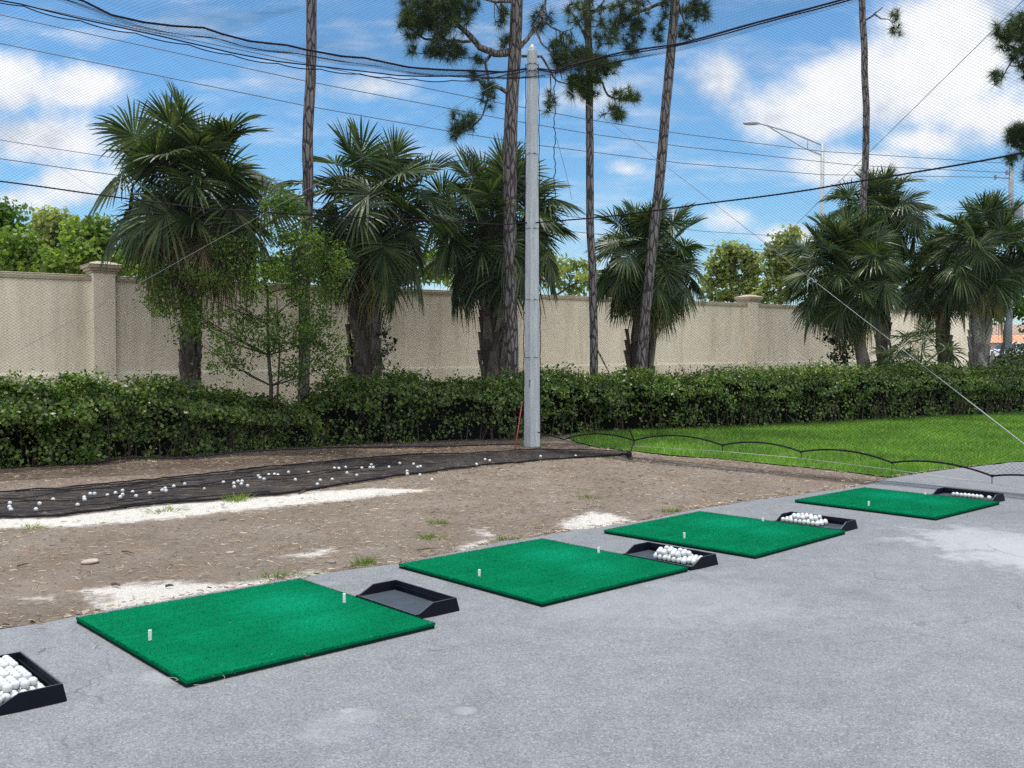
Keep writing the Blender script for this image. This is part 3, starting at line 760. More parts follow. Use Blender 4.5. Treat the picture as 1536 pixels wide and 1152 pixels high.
ball(G(863.5, 684, R_-.008), 'white golf ball at the narrow end of the netting right of the pole', 'balls on the bare bed')
ball(G(306.5, 734, R_-.016), 'half buried golf ball on the netting between the two ball clusters', 'balls on the bare bed')
ball(G(67, 770.5, R_-.014), 'half buried golf ball at the near edge of the netting', 'balls on the bare bed')

b = MB()
for (px, py, n, sp_) in ((288, 1018, 9, .05), (320, 1008, 7, .06), (170, 958, 5, .04), (755, 884, 7, .06), (775, 890, 6, .05), (545, 955, 4, .05), (450, 985, 3, .05), (1110, 828, 4, .06), (605, 852, 4, .04), (900, 878, 3, .06), (610, 975, 2, .1), (600, 1075, 2, .05)):
    c = G(px, py, .004)
    for i in range(n):
        p = c+V(rnd.gauss(0, sp_), rnd.gauss(0, sp_*.6), rnd.uniform(0, .022)); a_ = rnd.uniform(-.8, 1.2); l = rnd.uniform(.05, .16); k_ = rnd.uniform(-2.2, 2.2); pts = []
        for j in range(7):
            pts.append(p.copy()); p = p+V(math.cos(a_), math.sin(a_), rnd.uniform(-.05, .08))*l/6; a_ += k_/6
        b.tube(pts, rnd.uniform(.0008, .0014), 3)
o = b.build('dry_grass_strands', M['straw']); tag(o, 'curled dry grass strands caught along the mat edges', 'grass strands', kind='stuff')

# ------------------------------------------------------------------ netting
PB = G(798, 669)                                   # pole foot
PL = G(0, 702)                                     # on the left panel's foot line
dL = (PL-PB); dL.z = 0; dL.normalize()
dR = V(3.92, -4.2, 0).normalized()
def on_panel(px, py, d, o=None):
    o = PB if o is None else o
    r = ray(px, py); n = V(-d.y, d.x, 0)
    t = (o.x*n.x+o.y*n.y)/(r.x*n.x+r.y*n.y)
    p = V(r.x*t, r.y*t, H+r.z*t)
    return (p-o).dot(d), p.z
def poly_on(pts, d): return sorted(on_panel(px, py, d) for px, py in pts)
Bpx = [(0, -1), (31, 4), (114, 25), (201, 47), (281, 66), (347, 80), (416, 92), (512, 104), (599, 112), (720, 113), (783, 104)]
Apx = [(60, -22), (125, 0), (167, 22.5), (215, 35), (260, 41), (305, 43), (333, 52), (375, 62), (430, 68), (458, 75), (512, 85), (547, 87), (616, 99), (685, 104), (755, 108), (790, 103)]
Cties = [(-60, -14), (35, 7), (120, 29.5), (203, 51), (282, 69), (347, 83), (416.5, 95), (480, 104), (540, 111), (585, 115), (623, 116.5), (680, 119), (723, 118), (759, 112), (790, 105)]
MLpx = [(0, 272), (125, 290), (312, 314), (512, 324), (755, 337), (790, 334)]
BLpx = [(0, 702), (118, 699), (191, 686), (278, 687), (364, 677), (512, 671), (640, 670), (780, 666)]
Rpx = [(806, 103), (834, 106), (853, 99), (895, 90), (952, 77), (1020, 65), (1093, 45), (1163, 26), (1250, 0)]
MRpx = [(803, 334), (880, 328), (1024, 312), (1215, 284), (1336, 264), (1503, 234), (1536, 228)]
BRties = [(846, 659), (951, 660.6), (1084, 667.7), (1202, 677.5), (1338, 693.7), (1488, 713.8), (1640, 736)]
def ext(pts, smax):
    (s0, z0), (s1, z1) = pts[-3], pts[-1]
    k_ = (z1-z0)/(s1-s0)*0.6
    return pts+[(smax, z1+k_*(smax-s1))] if smax > s1 else pts
SL, SR = 11.0, 9.0
def scal(ties, d, sag, smax):
    ties = sorted(on_panel(px, py, d) for px, py in ties); ties = ext(ties, smax); out = []
    for (a, za), (b_, zb) in zip(ties, ties[1:]):
        for j in range(8):
            t = j/8; out.append((lerp(a, b_, t), lerp(za, zb, t)-sag*(b_-a)*4*t*(1-t)))
    out.append(ties[-1]); return out
Lp = {k_: ext(sorted(on_panel(px, py, dL) for px, py in v), SL) for k_, v in (('A', Apx), ('B', Bpx), ('M', MLpx), ('Bo', BLpx))}
Lp['C'] = scal(Cties, dL, 0.045, SL)
Rp = {k_: ext(sorted(on_panel(px, py, dR) for px, py in v), SR) for k_, v in (('T', Rpx), ('M', MRpx))}
Rp['Bo'] = scal(BRties, dR, -0.065, SR)
Rp['Bo'] = [(0.15, 0.25)]+Rp['Bo']
def P3(d, s, z, sd_):
    n = V(-d.y, d.x, 0)
    w = 0.05*math.sin(s*0.9+z*0.5)+0.035*math.sin(s*2.3-z*1.1+1.0)
    return PB+d*s+V(0, 0, z)+n*w*min(1.0, s*0.6)*min(1, abs(z)*.5)
def mesh_lines(d, bot, top, s0, s1, ds, k_, r, nseg=14, Hn=6.6):
    b = MB(); sh = Hn*k_
    for sign in (1, -1):
        c = s0-(sh if sign > 0 else 0)
        cend = s1+(sh if sign < 0 else 0)
        while c < cend:
            # s = c + sign*sh*t
            if sign > 0: t0, t1 = (s0-c)/sh, (s1-c)/sh
            else: t0, t1 = (c-s1)/sh, (c-s0)/sh
            t0 = max(0, t0); t1 = min(1, t1)
            if t1-t0 > 0.004:
                n = max(2, int(nseg*(t1-t0))+1); pts = []
                for j in range(n+1):
                    t = lerp(t0, t1, j/n); s = c+sign*sh*t
                    zb, zt = interp(s, bot), interp(s, top)
                    pts.append(P3(d, s, lerp(zb, zt, t), 0))
                b.tube(pts, r, 3, cap=False)
            c += ds
    return b
def rope(pts, d, r, off=0.0, n=5):
    b = MB()
    q = []
    for (s, z), (s2, z2) in zip(pts, pts[1:]):
        m_ = max(1, int((s2-s)/0.25))
        q += [(lerp(s, s2, j/m_), lerp(z, z2, j/m_)) for j in range(m_)]
    q.append(pts[-1])
    b.tube([P3(d, s, z+off, 0) for s, z in q], r, n)
    return b
def ties(pts, d, z1, r=0.006, step=1):
    b = MB()
    return b
TW = 0.0012
net = empty('golf_net', PB); inv = PB
def shifted(b): 
    b.v = [(x-PB.x, y-PB.y, z) for x, y, z in b.v]; return b
PB0 = V(PB.x, PB.y, 0); PB = PB0
shifted(mesh_lines(dL, Lp['Bo'], Lp['C'], 0.16, SL, 0.060, 1.35, TW)).build('mesh', M['net'], net)
shifted(mesh_lines(dL, Lp['B'], Lp['A'], 0.3, SL, 0.045, 1.2, TW, 3, 0.35)).build('border_mesh', M['net'], net)
for nm, ky, r in (('edge_rope', 'A', .017), ('support_cable', 'B', .011), ('scalloped_rope', 'C', .009), ('middle_rope', 'M', .011), ('bottom_rope', 'Bo', .012)):
    shifted(rope(Lp[ky], dL, r)).build(nm, M['rope'], net, smooth=True)
tag(net, 'tall black mesh net hanging from the concrete pole to the left along the hedge', 'golf net', 'black golf nets')
netR = empty('golf_net', PB)
shifted(mesh_lines(dR, Rp['Bo'], Rp['T'], 0.16, SR, 0.060, 1.35, TW)).build('mesh', M['net'], netR)
shifted(rope(Rp['T'], dR, .015)).build('edge_rope', M['rope'], netR, smooth=True)
low2 = [(s, z-0.035*abs(math.sin(s*2.1))-0.01) for s, z in Rp['T']]
shifted(rope(low2, dR, .010)).build('support_cable', M['rope'], netR, smooth=True)
shifted(rope(Rp['M'], dR, .012)).build('middle_rope', M['rope'], netR, smooth=True)
shifted(rope(Rp['Bo'], dR, .012)).build('bottom_rope', M['rope'], netR, smooth=True)
b = MB(); tiep = [on_panel(px, py, dR) for px, py in BRties[1:]]
for (s, z) in tiep: b.tube([P3(dR, s, z, 0), P3(dR, s, z-.09, 0)], .005, 5); 
for (s, z) in tiep: b.tube([P3(dR, s-.015, z, 0), P3(dR, s+.015, z, 0)], .018, 6)
shifted(b).build('tie', M['rope'], netR)
b = MB(); b.tube([P3(dR, s, z-.09, 0) for s, z in tiep], .0035, 5)
shifted(b).build('ground_line', M['white_wire'], netR)
tag(netR, 'tall black mesh net running from the concrete pole to the right over the lawn', 'golf net', 'black golf nets')
# overhead net between the two top ropes
b = MB()
topL = Lp['A']; topR = Rp['T']
def ceil_pt(u, v):
    zl = interp(u, topL)+.02; zr = interp(v, topR)+.02; z0 = 6.68
    z = zl+zr-z0+0.03*math.sin(u*2.2)*math.sin(v*1.9)
    z = max(z, 6.1)-0.02*min(u, v)
    return PB+dL*u+dR*v+V(0, 0, z)
UM = 8.5
for i in range(int(UM/0.05)):
    c = 0.05*i+.02
    b.tube([ceil_pt(c, v*UM/22) for v in range(23)], TW*1.1, 3, cap=False)
for i in range(int(UM/0.05)):
    c = 0.05*i+.02
    b.tube([ceil_pt(u*UM/22, c) for u in range(23)], TW*1.1, 3, cap=False)
cn = shifted(b).build('overhead_net', M['net'], loc=PB)
tag(cn, 'black mesh net stretched overhead across the top of the bay', 'golf net', 'black golf nets')

# crumpled net skirt lying on the ground
UP = [(-160, 752), (0, 738.6), (86, 733), (167, 725.6), (234, 719), (299, 712.5), (400, 701), (480, 694), (532, 688.5), (610, 683), (720, 680), (787, 675), (870, 675), (945, 678.2)]
LO = [(-160, 795), (0, 777.6), (78, 775), (109, 771), (167, 764.6), (242, 755.5), (299, 751.6), (366, 745), (423, 741), (467, 734.7), (496, 729.5), (558, 720), (597, 714), (662, 706), (727, 698), (777, 694), (854, 687.5), (945, 682.5)]
b = MB(); nx, ny = 260, 22; vs = []
for i in range(nx+1):
    px = lerp(-160, 945, i/nx)
    A, B = G(px, interp(px, UP)), G(px, interp(px, LO))
    for j in range(ny+1):
        t = j/ny; p = A.lerp(B, t)
        e = mnoise.noise(p*3.1)*0.09
        if j in (0, ny): p = p+V(0, e, 0)
        q = p.x*0.9+p.y*0.44; w = -p.x*0.44+p.y*0.9
        z = 0.012+0.022*max(0, mnoise.noise(V(q*1.3, w*7, 2)))+0.012*abs(mnoise.noise(V(q*4, w*16, 5)))
        # raised roll where the net is bunched along the near hem
        hem = math.exp(-((t-0.93)/0.05)**2)*0.022*(0.5+abs(mnoise.noise(V(q*2, 0, 9))))
        vs.append((p.x, p.y, z+hem if 0 < j < ny else 0.003))
b.add(vs, [(i*(ny+1)+j, i*(ny+1)+j+1, (i+1)*(ny+1)+j+1, (i+1)*(ny+1)+j) for i in range(nx) for j in range(ny)])
nsk = MB()
for i in range(16):
    t0 = rnd.uniform(.03, .97); x0 = rnd.uniform(-160, 780); ln = rnd.uniform(60, 420); pts = []
    for j in range(26):
        px = min(945, x0+ln*j/25); A, B = G(px, interp(px, UP)), G(px, interp(px, LO)); t = min(.99, max(.01, t0+.16*mnoise.noise(V(px*.012, i*3.1, 0))))
        p = A.lerp(B, t); pts.append(V(p.x, p.y, .03+.012*mnoise.noise(V(px*.05, i, 3))))
    nsk.tube(pts, rnd.uniform(.0025, .006), 5)
for (e_, rr) in ((LO, .013), (UP, .009)):
    pts = []
    for j in range(150):
        px = lerp(-160, 945, j/149); p = G(px, interp(px, e_)); pts.append(p+V(0, mnoise.noise(p*3.1)*.09, .012+.01*mnoise.noise(p*6)))
    nsk.tube(pts, rr, 5)
sk = b.build('fallen_netting', M['skirt'], smooth=True); tag(sk, 'crumpled strip of black netting lying on the mulch with balls on it', 'netting'); nsk.build('folds', M['net'], sk)
b = MB()
for (pts) in ([(942, 640), (951, 660), (948, 668), (945, 681)],):
    b.tube([at(px, py, 15.6 if py < 662 else 15.62) for px, py in pts[:2]]+[G(948, 671, .12), G(945, 681, .02)], .012, 6)
b.tube([G(943, 681.5, .0), G(944.5, 681, .07), G(946, 681, .10)], [.05, .04, .015], 7)
o = b.build('knotted_cord', M['rope']); tag(o, 'short knotted black cord at the lawn corner where the netting ends', 'cord')

# ------------------------------------------------------------------ the concrete pole
PT = 7.05
def mk_pole():
    r = empty('net_pole', PB)
    b = MB(); rings = []
    ang = math.radians(40)
    for z, hw in ((-0.1, .118), (0.0, .117), (2.0, .106), (4.0, .094), (6.42, .080)):
        ch = hw*0.30
        pr = [(hw, hw-ch), (hw-ch, hw), (-hw+ch, hw), (-hw, hw-ch), (-hw, -hw+ch), (-hw+ch, -hw), (hw-ch, -hw), (hw, -hw+ch)]
        rings.append([(x*math.cos(ang)-y*math.sin(ang), x*math.sin(ang)+y*math.cos(ang), z) for x, y in pr])
    n = 8; vs = [p for q in rings for p in q]
    b.add(vs, [(i*n+j, i*n+(j+1) % n, (i+1)*n+(j+1) % n, (i+1)*n+j) for i in range(len(rings)-1) for j in range(n)]+[tuple((len(rings)-1)*n+j for j in range(n))])
    b.build('shaft', M['pole'], r)
    b = MB(); b.lathe([(0.090, 6.42), (0.086, 6.83), (0.075, 6.86), (0.0, 6.86)], 14); b.build('sleeve', M['pole'], r, smooth=False)
    b = MB(); b.lathe([(0.060, 6.86), (0.060, 6.90), (0.036, 6.902), (0.036, 6.945), (0.0, 6.95)], 12); b.build('cap', M['white_wire'], r, smooth=True)
    for z in (6.60, 5.06, 3.78, 2.55, 1.55, 6.48):
        hw = lerp(.125, .096, z/6.6)
        b = MB(); b.lathe([(hw*1.05, z-.008), (hw*1.08, z-.008), (hw*1.08, z-.001), (hw*1.05, z-.001)], 8); b.build('band', M['rope'], r)
        b = MB()
        for sx in (-1, 1): b.box((sx*.045, -.128*hw/.12-.02, z), .016, .03, .016)
        b.build('bolt', M['grey_tag'], r)
    b = MB(); b.box((-.03, -.125, 1.10), .05, .012, .125); b.build('tag_plate', M['grey_tag'], r)
    # the net's edge is laced down both sides of the shaft
    for sx in (-1, 1):
        b = MB(); pts = []
        for i in range(121):
            z = 6.5*i/120+.12; hw = lerp(.146, .100, z/6.6)
            pts.append(V(sx*(hw+.004+.012*abs(math.sin(i*math.pi/9))), -.02+.01*math.sin(i*.9), z))
        b.tube(pts, .007, 5); b.build('lacing_rope', M['rope'], r, smooth=True)
    tag(r, 'tall tapered pale grey concrete pole holding up the nets', 'pole')
    return r
mk_pole()
# insulated tie from the sleeve to the ropes etc.
# guy wires
def wire(name, pts, r, mat, label, cat, group=None, sag=0.0, seg=1):
    b = MB(); q = []
    for a_, c_ in zip(pts, pts[1:]):
        n = seg
        for j in range(n):
            t = j/n; p = a_.lerp(c_, t); p.z -= sag*4*t*(1-t); q.append(p)
    q.append(pts[-1]); b.tube(q, r, 5)
    o = b.build(name, mat); tag(o, label, cat, group); return o
top = V(PB.x+.05, PB.y, 6.55)
anc = G(1640, 742, .02)
d_ = on_panel(1536, 664, V(1, 0.05, 0).normalized())
# right guy: from the pole head down over the lawn
gA = V(PB.x+.08, PB.y+.05, 6.60)
gB = at(1536, 666, 13.3); gB2 = gA+(gB-gA)*1.12
rt = empty('guy_wire', gB2)
b = MB(); b.tube([gA-gB2, gA.lerp(gB2, .90)-gB2], .004, 5); b.build('cable', M['wire'], rt)
b = MB(); b.tube([gA.lerp(gB2, .55)-gB2+V(0, 0, .003), gA.lerp(gB2, .90)-gB2], .0045, 6); b.build('white_sleeve', M['white_wire'], rt)
b = MB(); b.tube([gA.lerp(gB2, .80)-gB2, gA.lerp(gB2, .84)-gB2, gA.lerp(gB2, .90)-gB2, V(0, 0, 0)], [.006, .008, .007, .006], 7); b.build('turnbuckle', M['white_wire'], rt)
tag(rt, 'pale guy wire sloping from the pole head down right over hedge and lawn', 'guy wire', 'guy wires')
gC = at(30, 525, 13.0)
wire('guy_wire', [V(PB.x-.08, PB.y, 6.58), gC], .003, M['wire'], 'thin guy wire sloping from the pole head to the left past the palms', 'guy wire', 'guy wires')
wire('guy_wire', [at(1560, -24, 12.0), at(1150, 380, 24.0), at(1100, 428, 26)], .005, M['wire'], 'thin guy wire crossing the right clouds from the upper right corner', 'guy wire', 'guy wires')
wire('guy_wire', [at(-40, 172, 13.8), at(120, 270, 13.0), at(150, 290, 12.9)], .0018, M['wire'], 'thin guy wire crossing the white clouds at the left edge', 'guy wire', 'guy wires')
# dangling cords beside the pole
b = MB(); pts = []
for i in range(40):
    py = lerp(106, 300, i/39); pts.append(at(832+1.2*math.sin(i*.7), py, 16.6)+V(.01*math.sin(i*2.1), 0, 0))
b.tube(pts, .008, 5); o = b.build('hanging_cord', M['rope']); tag(o, 'thick black cord dangling from the net rope just right of the pole', 'cord', 'cords dangling by the pole')
wire('hanging_cord', [at(834, 205, 16.55), at(848, 255, 16.6), at(858, 300, 16.6)], .003, M['rope'], 'thin cord slanting below the dangling black cord', 'cord', 'cords dangling by the pole')
# red stake
b = MB(); b.tube([G(772.5, 674), at(777, 645, 16.6), at(783, 606, 16.9)], .012, 6); o = b.build('red_stake', M['red'], smooth=True); tag(o, 'leaning dark red metal stake left of the pole foot', 'stake')

# ------------------------------------------------------------------ perimeter wall
WL = at(0, 407, 17.9); WR = at(1100, 455, 30.2)
dW = V(WR.x-WL.x, WR.y-WL.y, 0).normalized(); nW = V(dW.y, -dW.x, 0)    # nW faces the range
def on_wall(px, py):
    r = ray(px, py); t = (WL.x*nW.x+WL.y*nW.y)/(r.x*nW.x+r.y*nW.y); p = V(r.x*t, r.y*t, H+r.z*t)
    return (p-V(WL.x, WL.y, 0)).dot(dW), p.z
topw = sorted(on_wall(px, py) for px, py in ((0, 407), (135, 413), (175, 416), (345, 423.5), (1080, 454), (1139, 456)))
gro = sorted(on_wall(px, py) for px, py in ((177, 558), (574, 549.6), (842, 548), (1024, 545), (1239, 541)))
s_p1 = on_wall(153, 500)[0]; s_p2 = on_wall(1123, 500)[0]
def lin(pts, s):
    (a, za), (b_, zb) = pts[0], pts[-1]
    return za+(zb-za)*(s-a)/(b_-a)
sp = (s_p2-s_p1)/2
pill = [s_p1-sp, s_p1, s_p1+sp, s_p2, s_p2+sp]
s_end = on_wall(1474, 500)[0]
wl = empty('perimeter_wall', (WL.x, WL.y, 0), math.atan2(dW.y, dW.x))
def wtop(s): return lin(topw, s)
def wgro(s): return lin(gro, s)
bounds = [pill[0]-6]+pill+[s_end]
for a_, c_ in zip(bounds, bounds[1:]):
    a2 = a_+.21 if a_ in pill else a_; c2 = c_-.21 if c_ in pill else c_
    if c2 <= a2: continue
    def slab(b, y0, y1, z0f, z1f):
        vs = [(s, y, f(s)) for s in (a2, c2) for y in (y0, y1) for f in (z0f, z1f)]
        b.add(vs, [(0, 1, 5, 4), (2, 6, 7, 3), (1, 3, 7, 5), (0, 4, 6, 2), (0, 2, 3, 1), (4, 5, 7, 6)])
    b = MB(); slab(b, -.09, .09, lambda s: -0.1, lambda s: wtop(s)-.12); b.build('panel', M['wall'], wl)
    b = MB(); slab(b, -.125, .125, lambda s: wtop(s)-.118, lambda s: wtop(s)-.035); slab(b, -.11, .11, lambda s: wtop(s)-.034, lambda s: wtop(s)); o = b.build('coping', M['walltrim'], wl); bevel(o, .012)
    b = MB(); slab(b, -.150, -.092, lambda s: -0.1, lambda s: wgro(s)-.05)
    b.add([(s, y, wgro(s)+z) for s in (a2, c2) for y, z in ((-.150, -.049), (-.092, .02), (-.092, -.049))], [(0, 3, 4, 1), (0, 1, 2), (3, 5, 4)])
    b.build('plinth', M['wall'], wl)
for s in pill:
    w_ = .42
    b = MB(); b.box((s, 0, (wtop(s)+.03-.1)/2), w_, .44, wtop(s)+.03+.1); o = b.build('pillar', M['wall'], wl); bevel(o, .012)
    b = MB()
    for (zz, hw, hh) in ((.055, .235, .05), (.105, .275, .05), (.165, .315, .07)): b.box((s, 0, wtop(s)+zz), hw*2, hw*2, hh)
    b.add([(s+sx*.33, sy*.33, wtop(s)+.2005) for sx, sy in ((-1, -1), (1, -1), (1, 1), (-1, 1))]+[(s+sx*.12, sy*.12, wtop(s)+.27) for sx, sy in ((-1, -1), (1, -1), (1, 1), (-1, 1))],
          [(0, 1, 5, 4), (1, 2, 6, 5), (2, 3, 7, 6), (3, 0, 4, 7), (4, 5, 6, 7), (3, 2, 1, 0)])
    o2 = b.build('pillar_cap', M['walltrim'], o); o2.parent = o; bevel(o2, .01)
tag(wl, 'long beige stucco wall with capped square pillars behind the palms', 'wall')

# ------------------------------------------------------------------ plants
def rand_unit(r): 
    z = r.uniform(-1, 1); a_ = r.uniform(0, 2*math.pi); q = math.sqrt(1-z*z); return V(q*math.cos(a_), q*math.sin(a_), z)
DN = V(0, 0, -1)
def frond(mb, pet, base, az, el, plen, R, r, droop=0.35, nseg=40, span=132, wmul=1.0, fold=0.25, n_t=(0, .3, .55, .78, .93, 1)):
    d = V(math.cos(az)*math.cos(el), math.sin(az)*math.cos(el), math.sin(el))
    pts = [base.copy()]; p = base.copy(); st = plen/6
    for i in range(6):
        d = (d+DN*0.05*droop*(i+1)*max(0.15, math.cos(el))).normalized(); p = p+d*st; pts.append(p.copy())
    if pet is not None: pet.tube(pts, [.022, .018, .016, .014, .013, .012, .010], 4, cap=False)
    s = d.cross(V(0, 0, 1))
    s = s.normalized() if s.length > .05 else V(-math.sin(az), math.cos(az), 0)
    tw = r.gauss(0, .55); n = s.cross(d)
    s = (s*math.cos(tw)+n*math.sin(tw)).normalized(); n = s.cross(d).normalized()
    if n.z < 0 and el > 0.2: n = -n
    # costa bends down into the blade
    # the blade tips over where it meets its stalk
    pt_ = r.gauss(-.30, .38)*(1 if el < 1.1 else .4); d = (d*math.cos(pt_)+n*math.sin(pt_)).normalized(); n = s.cross(d).normalized()
    cost = [p.copy()]; dd = d.copy(); q = p.copy()
    for i in range(5):
        dd = (dd+DN*.16*droop+(-n)*.05).normalized(); q = q+dd*(R*.34/5); cost.append(q.copy())
    wbase = [.0040, .0190, .0195, .0120, .0055, .0005]
    for i in range(nseg):
        ph = math.radians(lerp(-span, span, (i+.5)/nseg)+r.gauss(0, 1.2)); fr = 1-abs(ph)/math.radians(span)
        ci = fr*5; c0 = min(4, int(ci)); o = cost[c0].lerp(cost[c0+1], ci-c0)
        dirv = (d.lerp(dd, fr)*math.cos(ph)+s*math.sin(ph)+n*fold*abs(math.sin(ph))*.9).normalized()
        L = R*(0.86+.14*math.cos(ph*.7))*(1-.22*fr)*r.uniform(.86, 1.08)
        wv = dirv.cross(n); wv = wv.normalized() if wv.length > 1e-3 else s
        tau = (.55 if i % 2 else -.55)+r.gauss(0, .12)
        nn = wv.cross(dirv); wv = wv*math.cos(tau)+nn*math.sin(tau)
        dk = droop*r.uniform(.6, 1.5); vs = []
        for t, wb in zip(n_t, wbase):
            c = o+dirv*(L*t)+DN*(dk*L*max(0, t-.35)**2.0*1.5)
            ww = wv*(wb*R/.8*wmul); vs += [c-ww, c+ww]
        k_ = len(n_t)
        mb.add(vs, [(2*j, 2*j+1, 2*j+3, 2*j+2) for j in range(k_-1)])

def palm(px, cy, baseY, Y, crown_r, base_px, tr_px, label, seed, nf=40, dead=6, pale=False, boots=True, lo=-52, boot_to=1.0, yellow=0, tilt=0.0):
    r = random.Random(seed)
    C = at(px, cy, Y); Bp = at(base_px, 560, Y); Bp.z = -0.05
    root = empty('cabbage_palm', (Bp.x, Bp.y, 0))
    off = V(Bp.x, Bp.y, 0)
    C = C-off; B0 = V(0, 0, -.05)
    tr = tr_px/F*Y/2
    b = MB(); pts = []; rad = []
    mid = B0.lerp(C, .5)+V(r.uniform(-.04, .04), r.uniform(-.03, .03), 0)
    N_ = 26
    for i in range(N_+1):
        t = i/N_; p = B0*(1-t)**2+mid*2*t*(1-t)+C*t*t; pts.append(p)
        rad.append(tr*(1.12-.20*t+.05*math.sin(i*1.9)+r.uniform(-.03, .03)))
    b.tube(pts, rad, 14)
    bark = M['palebark'] if pale else M['palmbark']
    tk = b.build('trunk', bark, root, smooth=True)
    if boots:
        b = MB(); zt = C.z
        step = tr*.48; z = .3; k_ = 0
        while z < zt-.05:
            t = (z+.05)/(zt+.05); i = min(N_-1, int(t*N_)); p = pts[i].lerp(pts[i+1], t*N_-i); rr = rad[i]
            fresh = t > boot_to*.0
            for j in range(5):
                a_ = k_*2.399+j*2*math.pi/5+r.gauss(0, .08)
                if r.random() < .12: continue
                o_ = V(math.cos(a_), math.sin(a_), 0); sd_ = V(-math.sin(a_), math.cos(a_), 0)
                w_ = tr*r.uniform(.42, .58); hL = tr*r.uniform(1.5, 2.4); out = tr*r.uniform(.20, .50)
                lean = sd_*r.choice((-1, 1))*tr*.35*r.random()
                p0 = p+o_*rr*.92+V(0, 0, -hL*.35); p1 = p+o_*(rr+out)+V(0, 0, hL*.65)+lean
                q = [p0-sd_*w_, p0+sd_*w_, p1+sd_*w_*.45, p1-sd_*w_*.45]
                inn = o_*(-.30*tr)
                mid_ = (q[0]+q[1]+q[2]+q[3])*.25+o_*tr*.10
                b.add(q+[q[2]+inn, q[3]+inn, mid_], [(0, 1, 6), (1, 2, 6), (2, 3, 6), (3, 0, 6), (3, 2, 4, 5), (1, 4, 2), (0, 3, 5)])
            z += step*2.0; k_ += 1
        b.build('leaf_boots', M['paleboot'] if pale else M['boot'], root)
    mb = MB(); pet = MB()
    sc = crown_r/1.75
    for i in range(nf):
        t = (i+.5)/nf
        el = math.radians(lerp(86, lo, t**.9)+r.gauss(0, 8)); az = i*2.39996+r.gauss(0, .2)
        plen = sc*(r.uniform(.78, 1.12) if i % 3 else r.uniform(.40, .75))*lerp(1.0, .84, t)*(.86 if t < .2 else 1); R = sc*r.uniform(.70, .86)
        start = C+V(0, 0, .12-.35*t)+V(math.cos(az), math.sin(az), 0)*tr*.5
        frond(mb, pet, start, az, el, plen, R, r, droop=lerp(.10, .42, t)*r.uniform(.6, 1.5), nseg=46, span=134, fold=lerp(.34, -.40, t)+r.gauss(0, .12))
    mb.build('crown', M['frond'], root); pet.build('petioles', M['petiole'], root)
    if dead:
        mb = MB(); pet = MB()
        for i in range(dead):
            az = -math.pi/2+r.uniform(-2.0, 2.0); el = math.radians(r.uniform(-58, -2))
            frond(mb, pet, C+V(0, 0, -.12), az, el, sc*r.uniform(.60, 1.0), sc*r.uniform(.6, .8), r, droop=1.0, nseg=30, span=115, wmul=.7, fold=-.6)
        mb.build('dry_fronds', M['deadfrond'], root); pet.build('dry_petioles', M['deadfrond'], root)
    if yellow:
        mb = MB(); pet = MB()
        for i in range(yellow):
            az = -math.pi/2+r.uniform(-1.3, 1.3); el = math.radians(r.uniform(-60, -25))
            frond(mb, pet, C+V(0, 0, -.2), az, el, sc*r.uniform(.6, .9), sc*r.uniform(.65, .8), r, droop=.9, nseg=32, span=115, fold=-.2)
        mb.build('yellow_fronds', M['yellowfrond'], root)
    tag(root, label, 'palm tree', 'cabbage palms along the wall')
    return root
palm(288, 300, 580, 17.4, 2.05, 283, 24, 'large cabbage palm with brown dry fronds hanging, standing by the left wall pillar', 11, 58, 26, lo=-20)
palm(552, 325, 555, 18.9, 1.95, 545, 40, 'cabbage palm with thick criss-cross trunk, right of the leafy young tree', 12, 56, 5, lo=-46, yellow=3)
palm(740, 340, 560, 21.2, 2.0, 744, 36, 'cabbage palm directly behind the pine trunk beside the concrete pole', 13, 68, 6, lo=-48)
palm(972, 392, 552, 22.6, 1.62, 957, 34, 'cabbage palm whose trunk touches the leaning pine right of the pole', 14, 60, 18, lo=-40, yellow=4)
palm(1266, 412, 550, 25.5, 1.85, 1312, 18, 'full rounded cabbage palm over a slim pale trunk, right of the second wall pillar', 15, 84, 12, pale=True, boots=False, lo=-50, yellow=2)
palm(1318, 328, 550, 29.5, 1.80, 1330, 18, 'taller cabbage palm rising behind the full rounded palm', 16, 52, 4, lo=-30)
palm(1474, 384, 550, 27.5, 1.95, 1468, 24, 'cabbage palm with rough pale grey trunk near the parked vehicle', 17, 60, 5, pale=True, lo=-40, yellow=3)
palm(1408, 412, 550, 30.5, 1.75, 1425, 17, 'dark shaded cabbage palm just left of the pale trunked palm', 18, 54, 4, lo=-44)
def palmetto(px, cy, Y, R, n, label, seed):
    r = random.Random(seed); C = at(px, cy, Y); root = empty('palmetto', (C.x, C.y, 0)); mb = MB(); pet = MB(); c = V(0, 0, max(.1, C.z-R*.9))
    b = MB(); b.tube([V(0, 0, -.05), V(0.02, 0, c.z*.5), c], [.09, .08, .06], 8); b.build('stem', M['boot'], root)
    for i in range(n):
        t = (i+.5)/n
        frond(mb, pet, c, i*2.4, math.radians(lerp(82, -5, t)+r.gauss(0, 6)), R*r.uniform(.7, 1.0), R*r.uniform(.5, .65), r, droop=.35, nseg=26)
    mb.build('fronds', M['frond'], root); pet.build('petioles', M['petiole'], root)
    tag(root, label, 'palmetto', 'low palmettos behind the hedge')
palmetto(1380, 500, 26.5, 1.1, 18, 'low fan leaved palmetto between the slim pale trunk and the dark palm', 31)
palmetto(1345, 530, 25.2, .8, 10, 'small palmetto tucked beside the slim pale trunk', 32)
palmetto(1527, 535, 29.0, .9, 12, 'low palmetto at the right edge beside the parked vehicle', 33)
palmetto(835, 556, 20.9, .45, 8, 'tiny palmetto tips poking over the hedge right of the pole', 34)

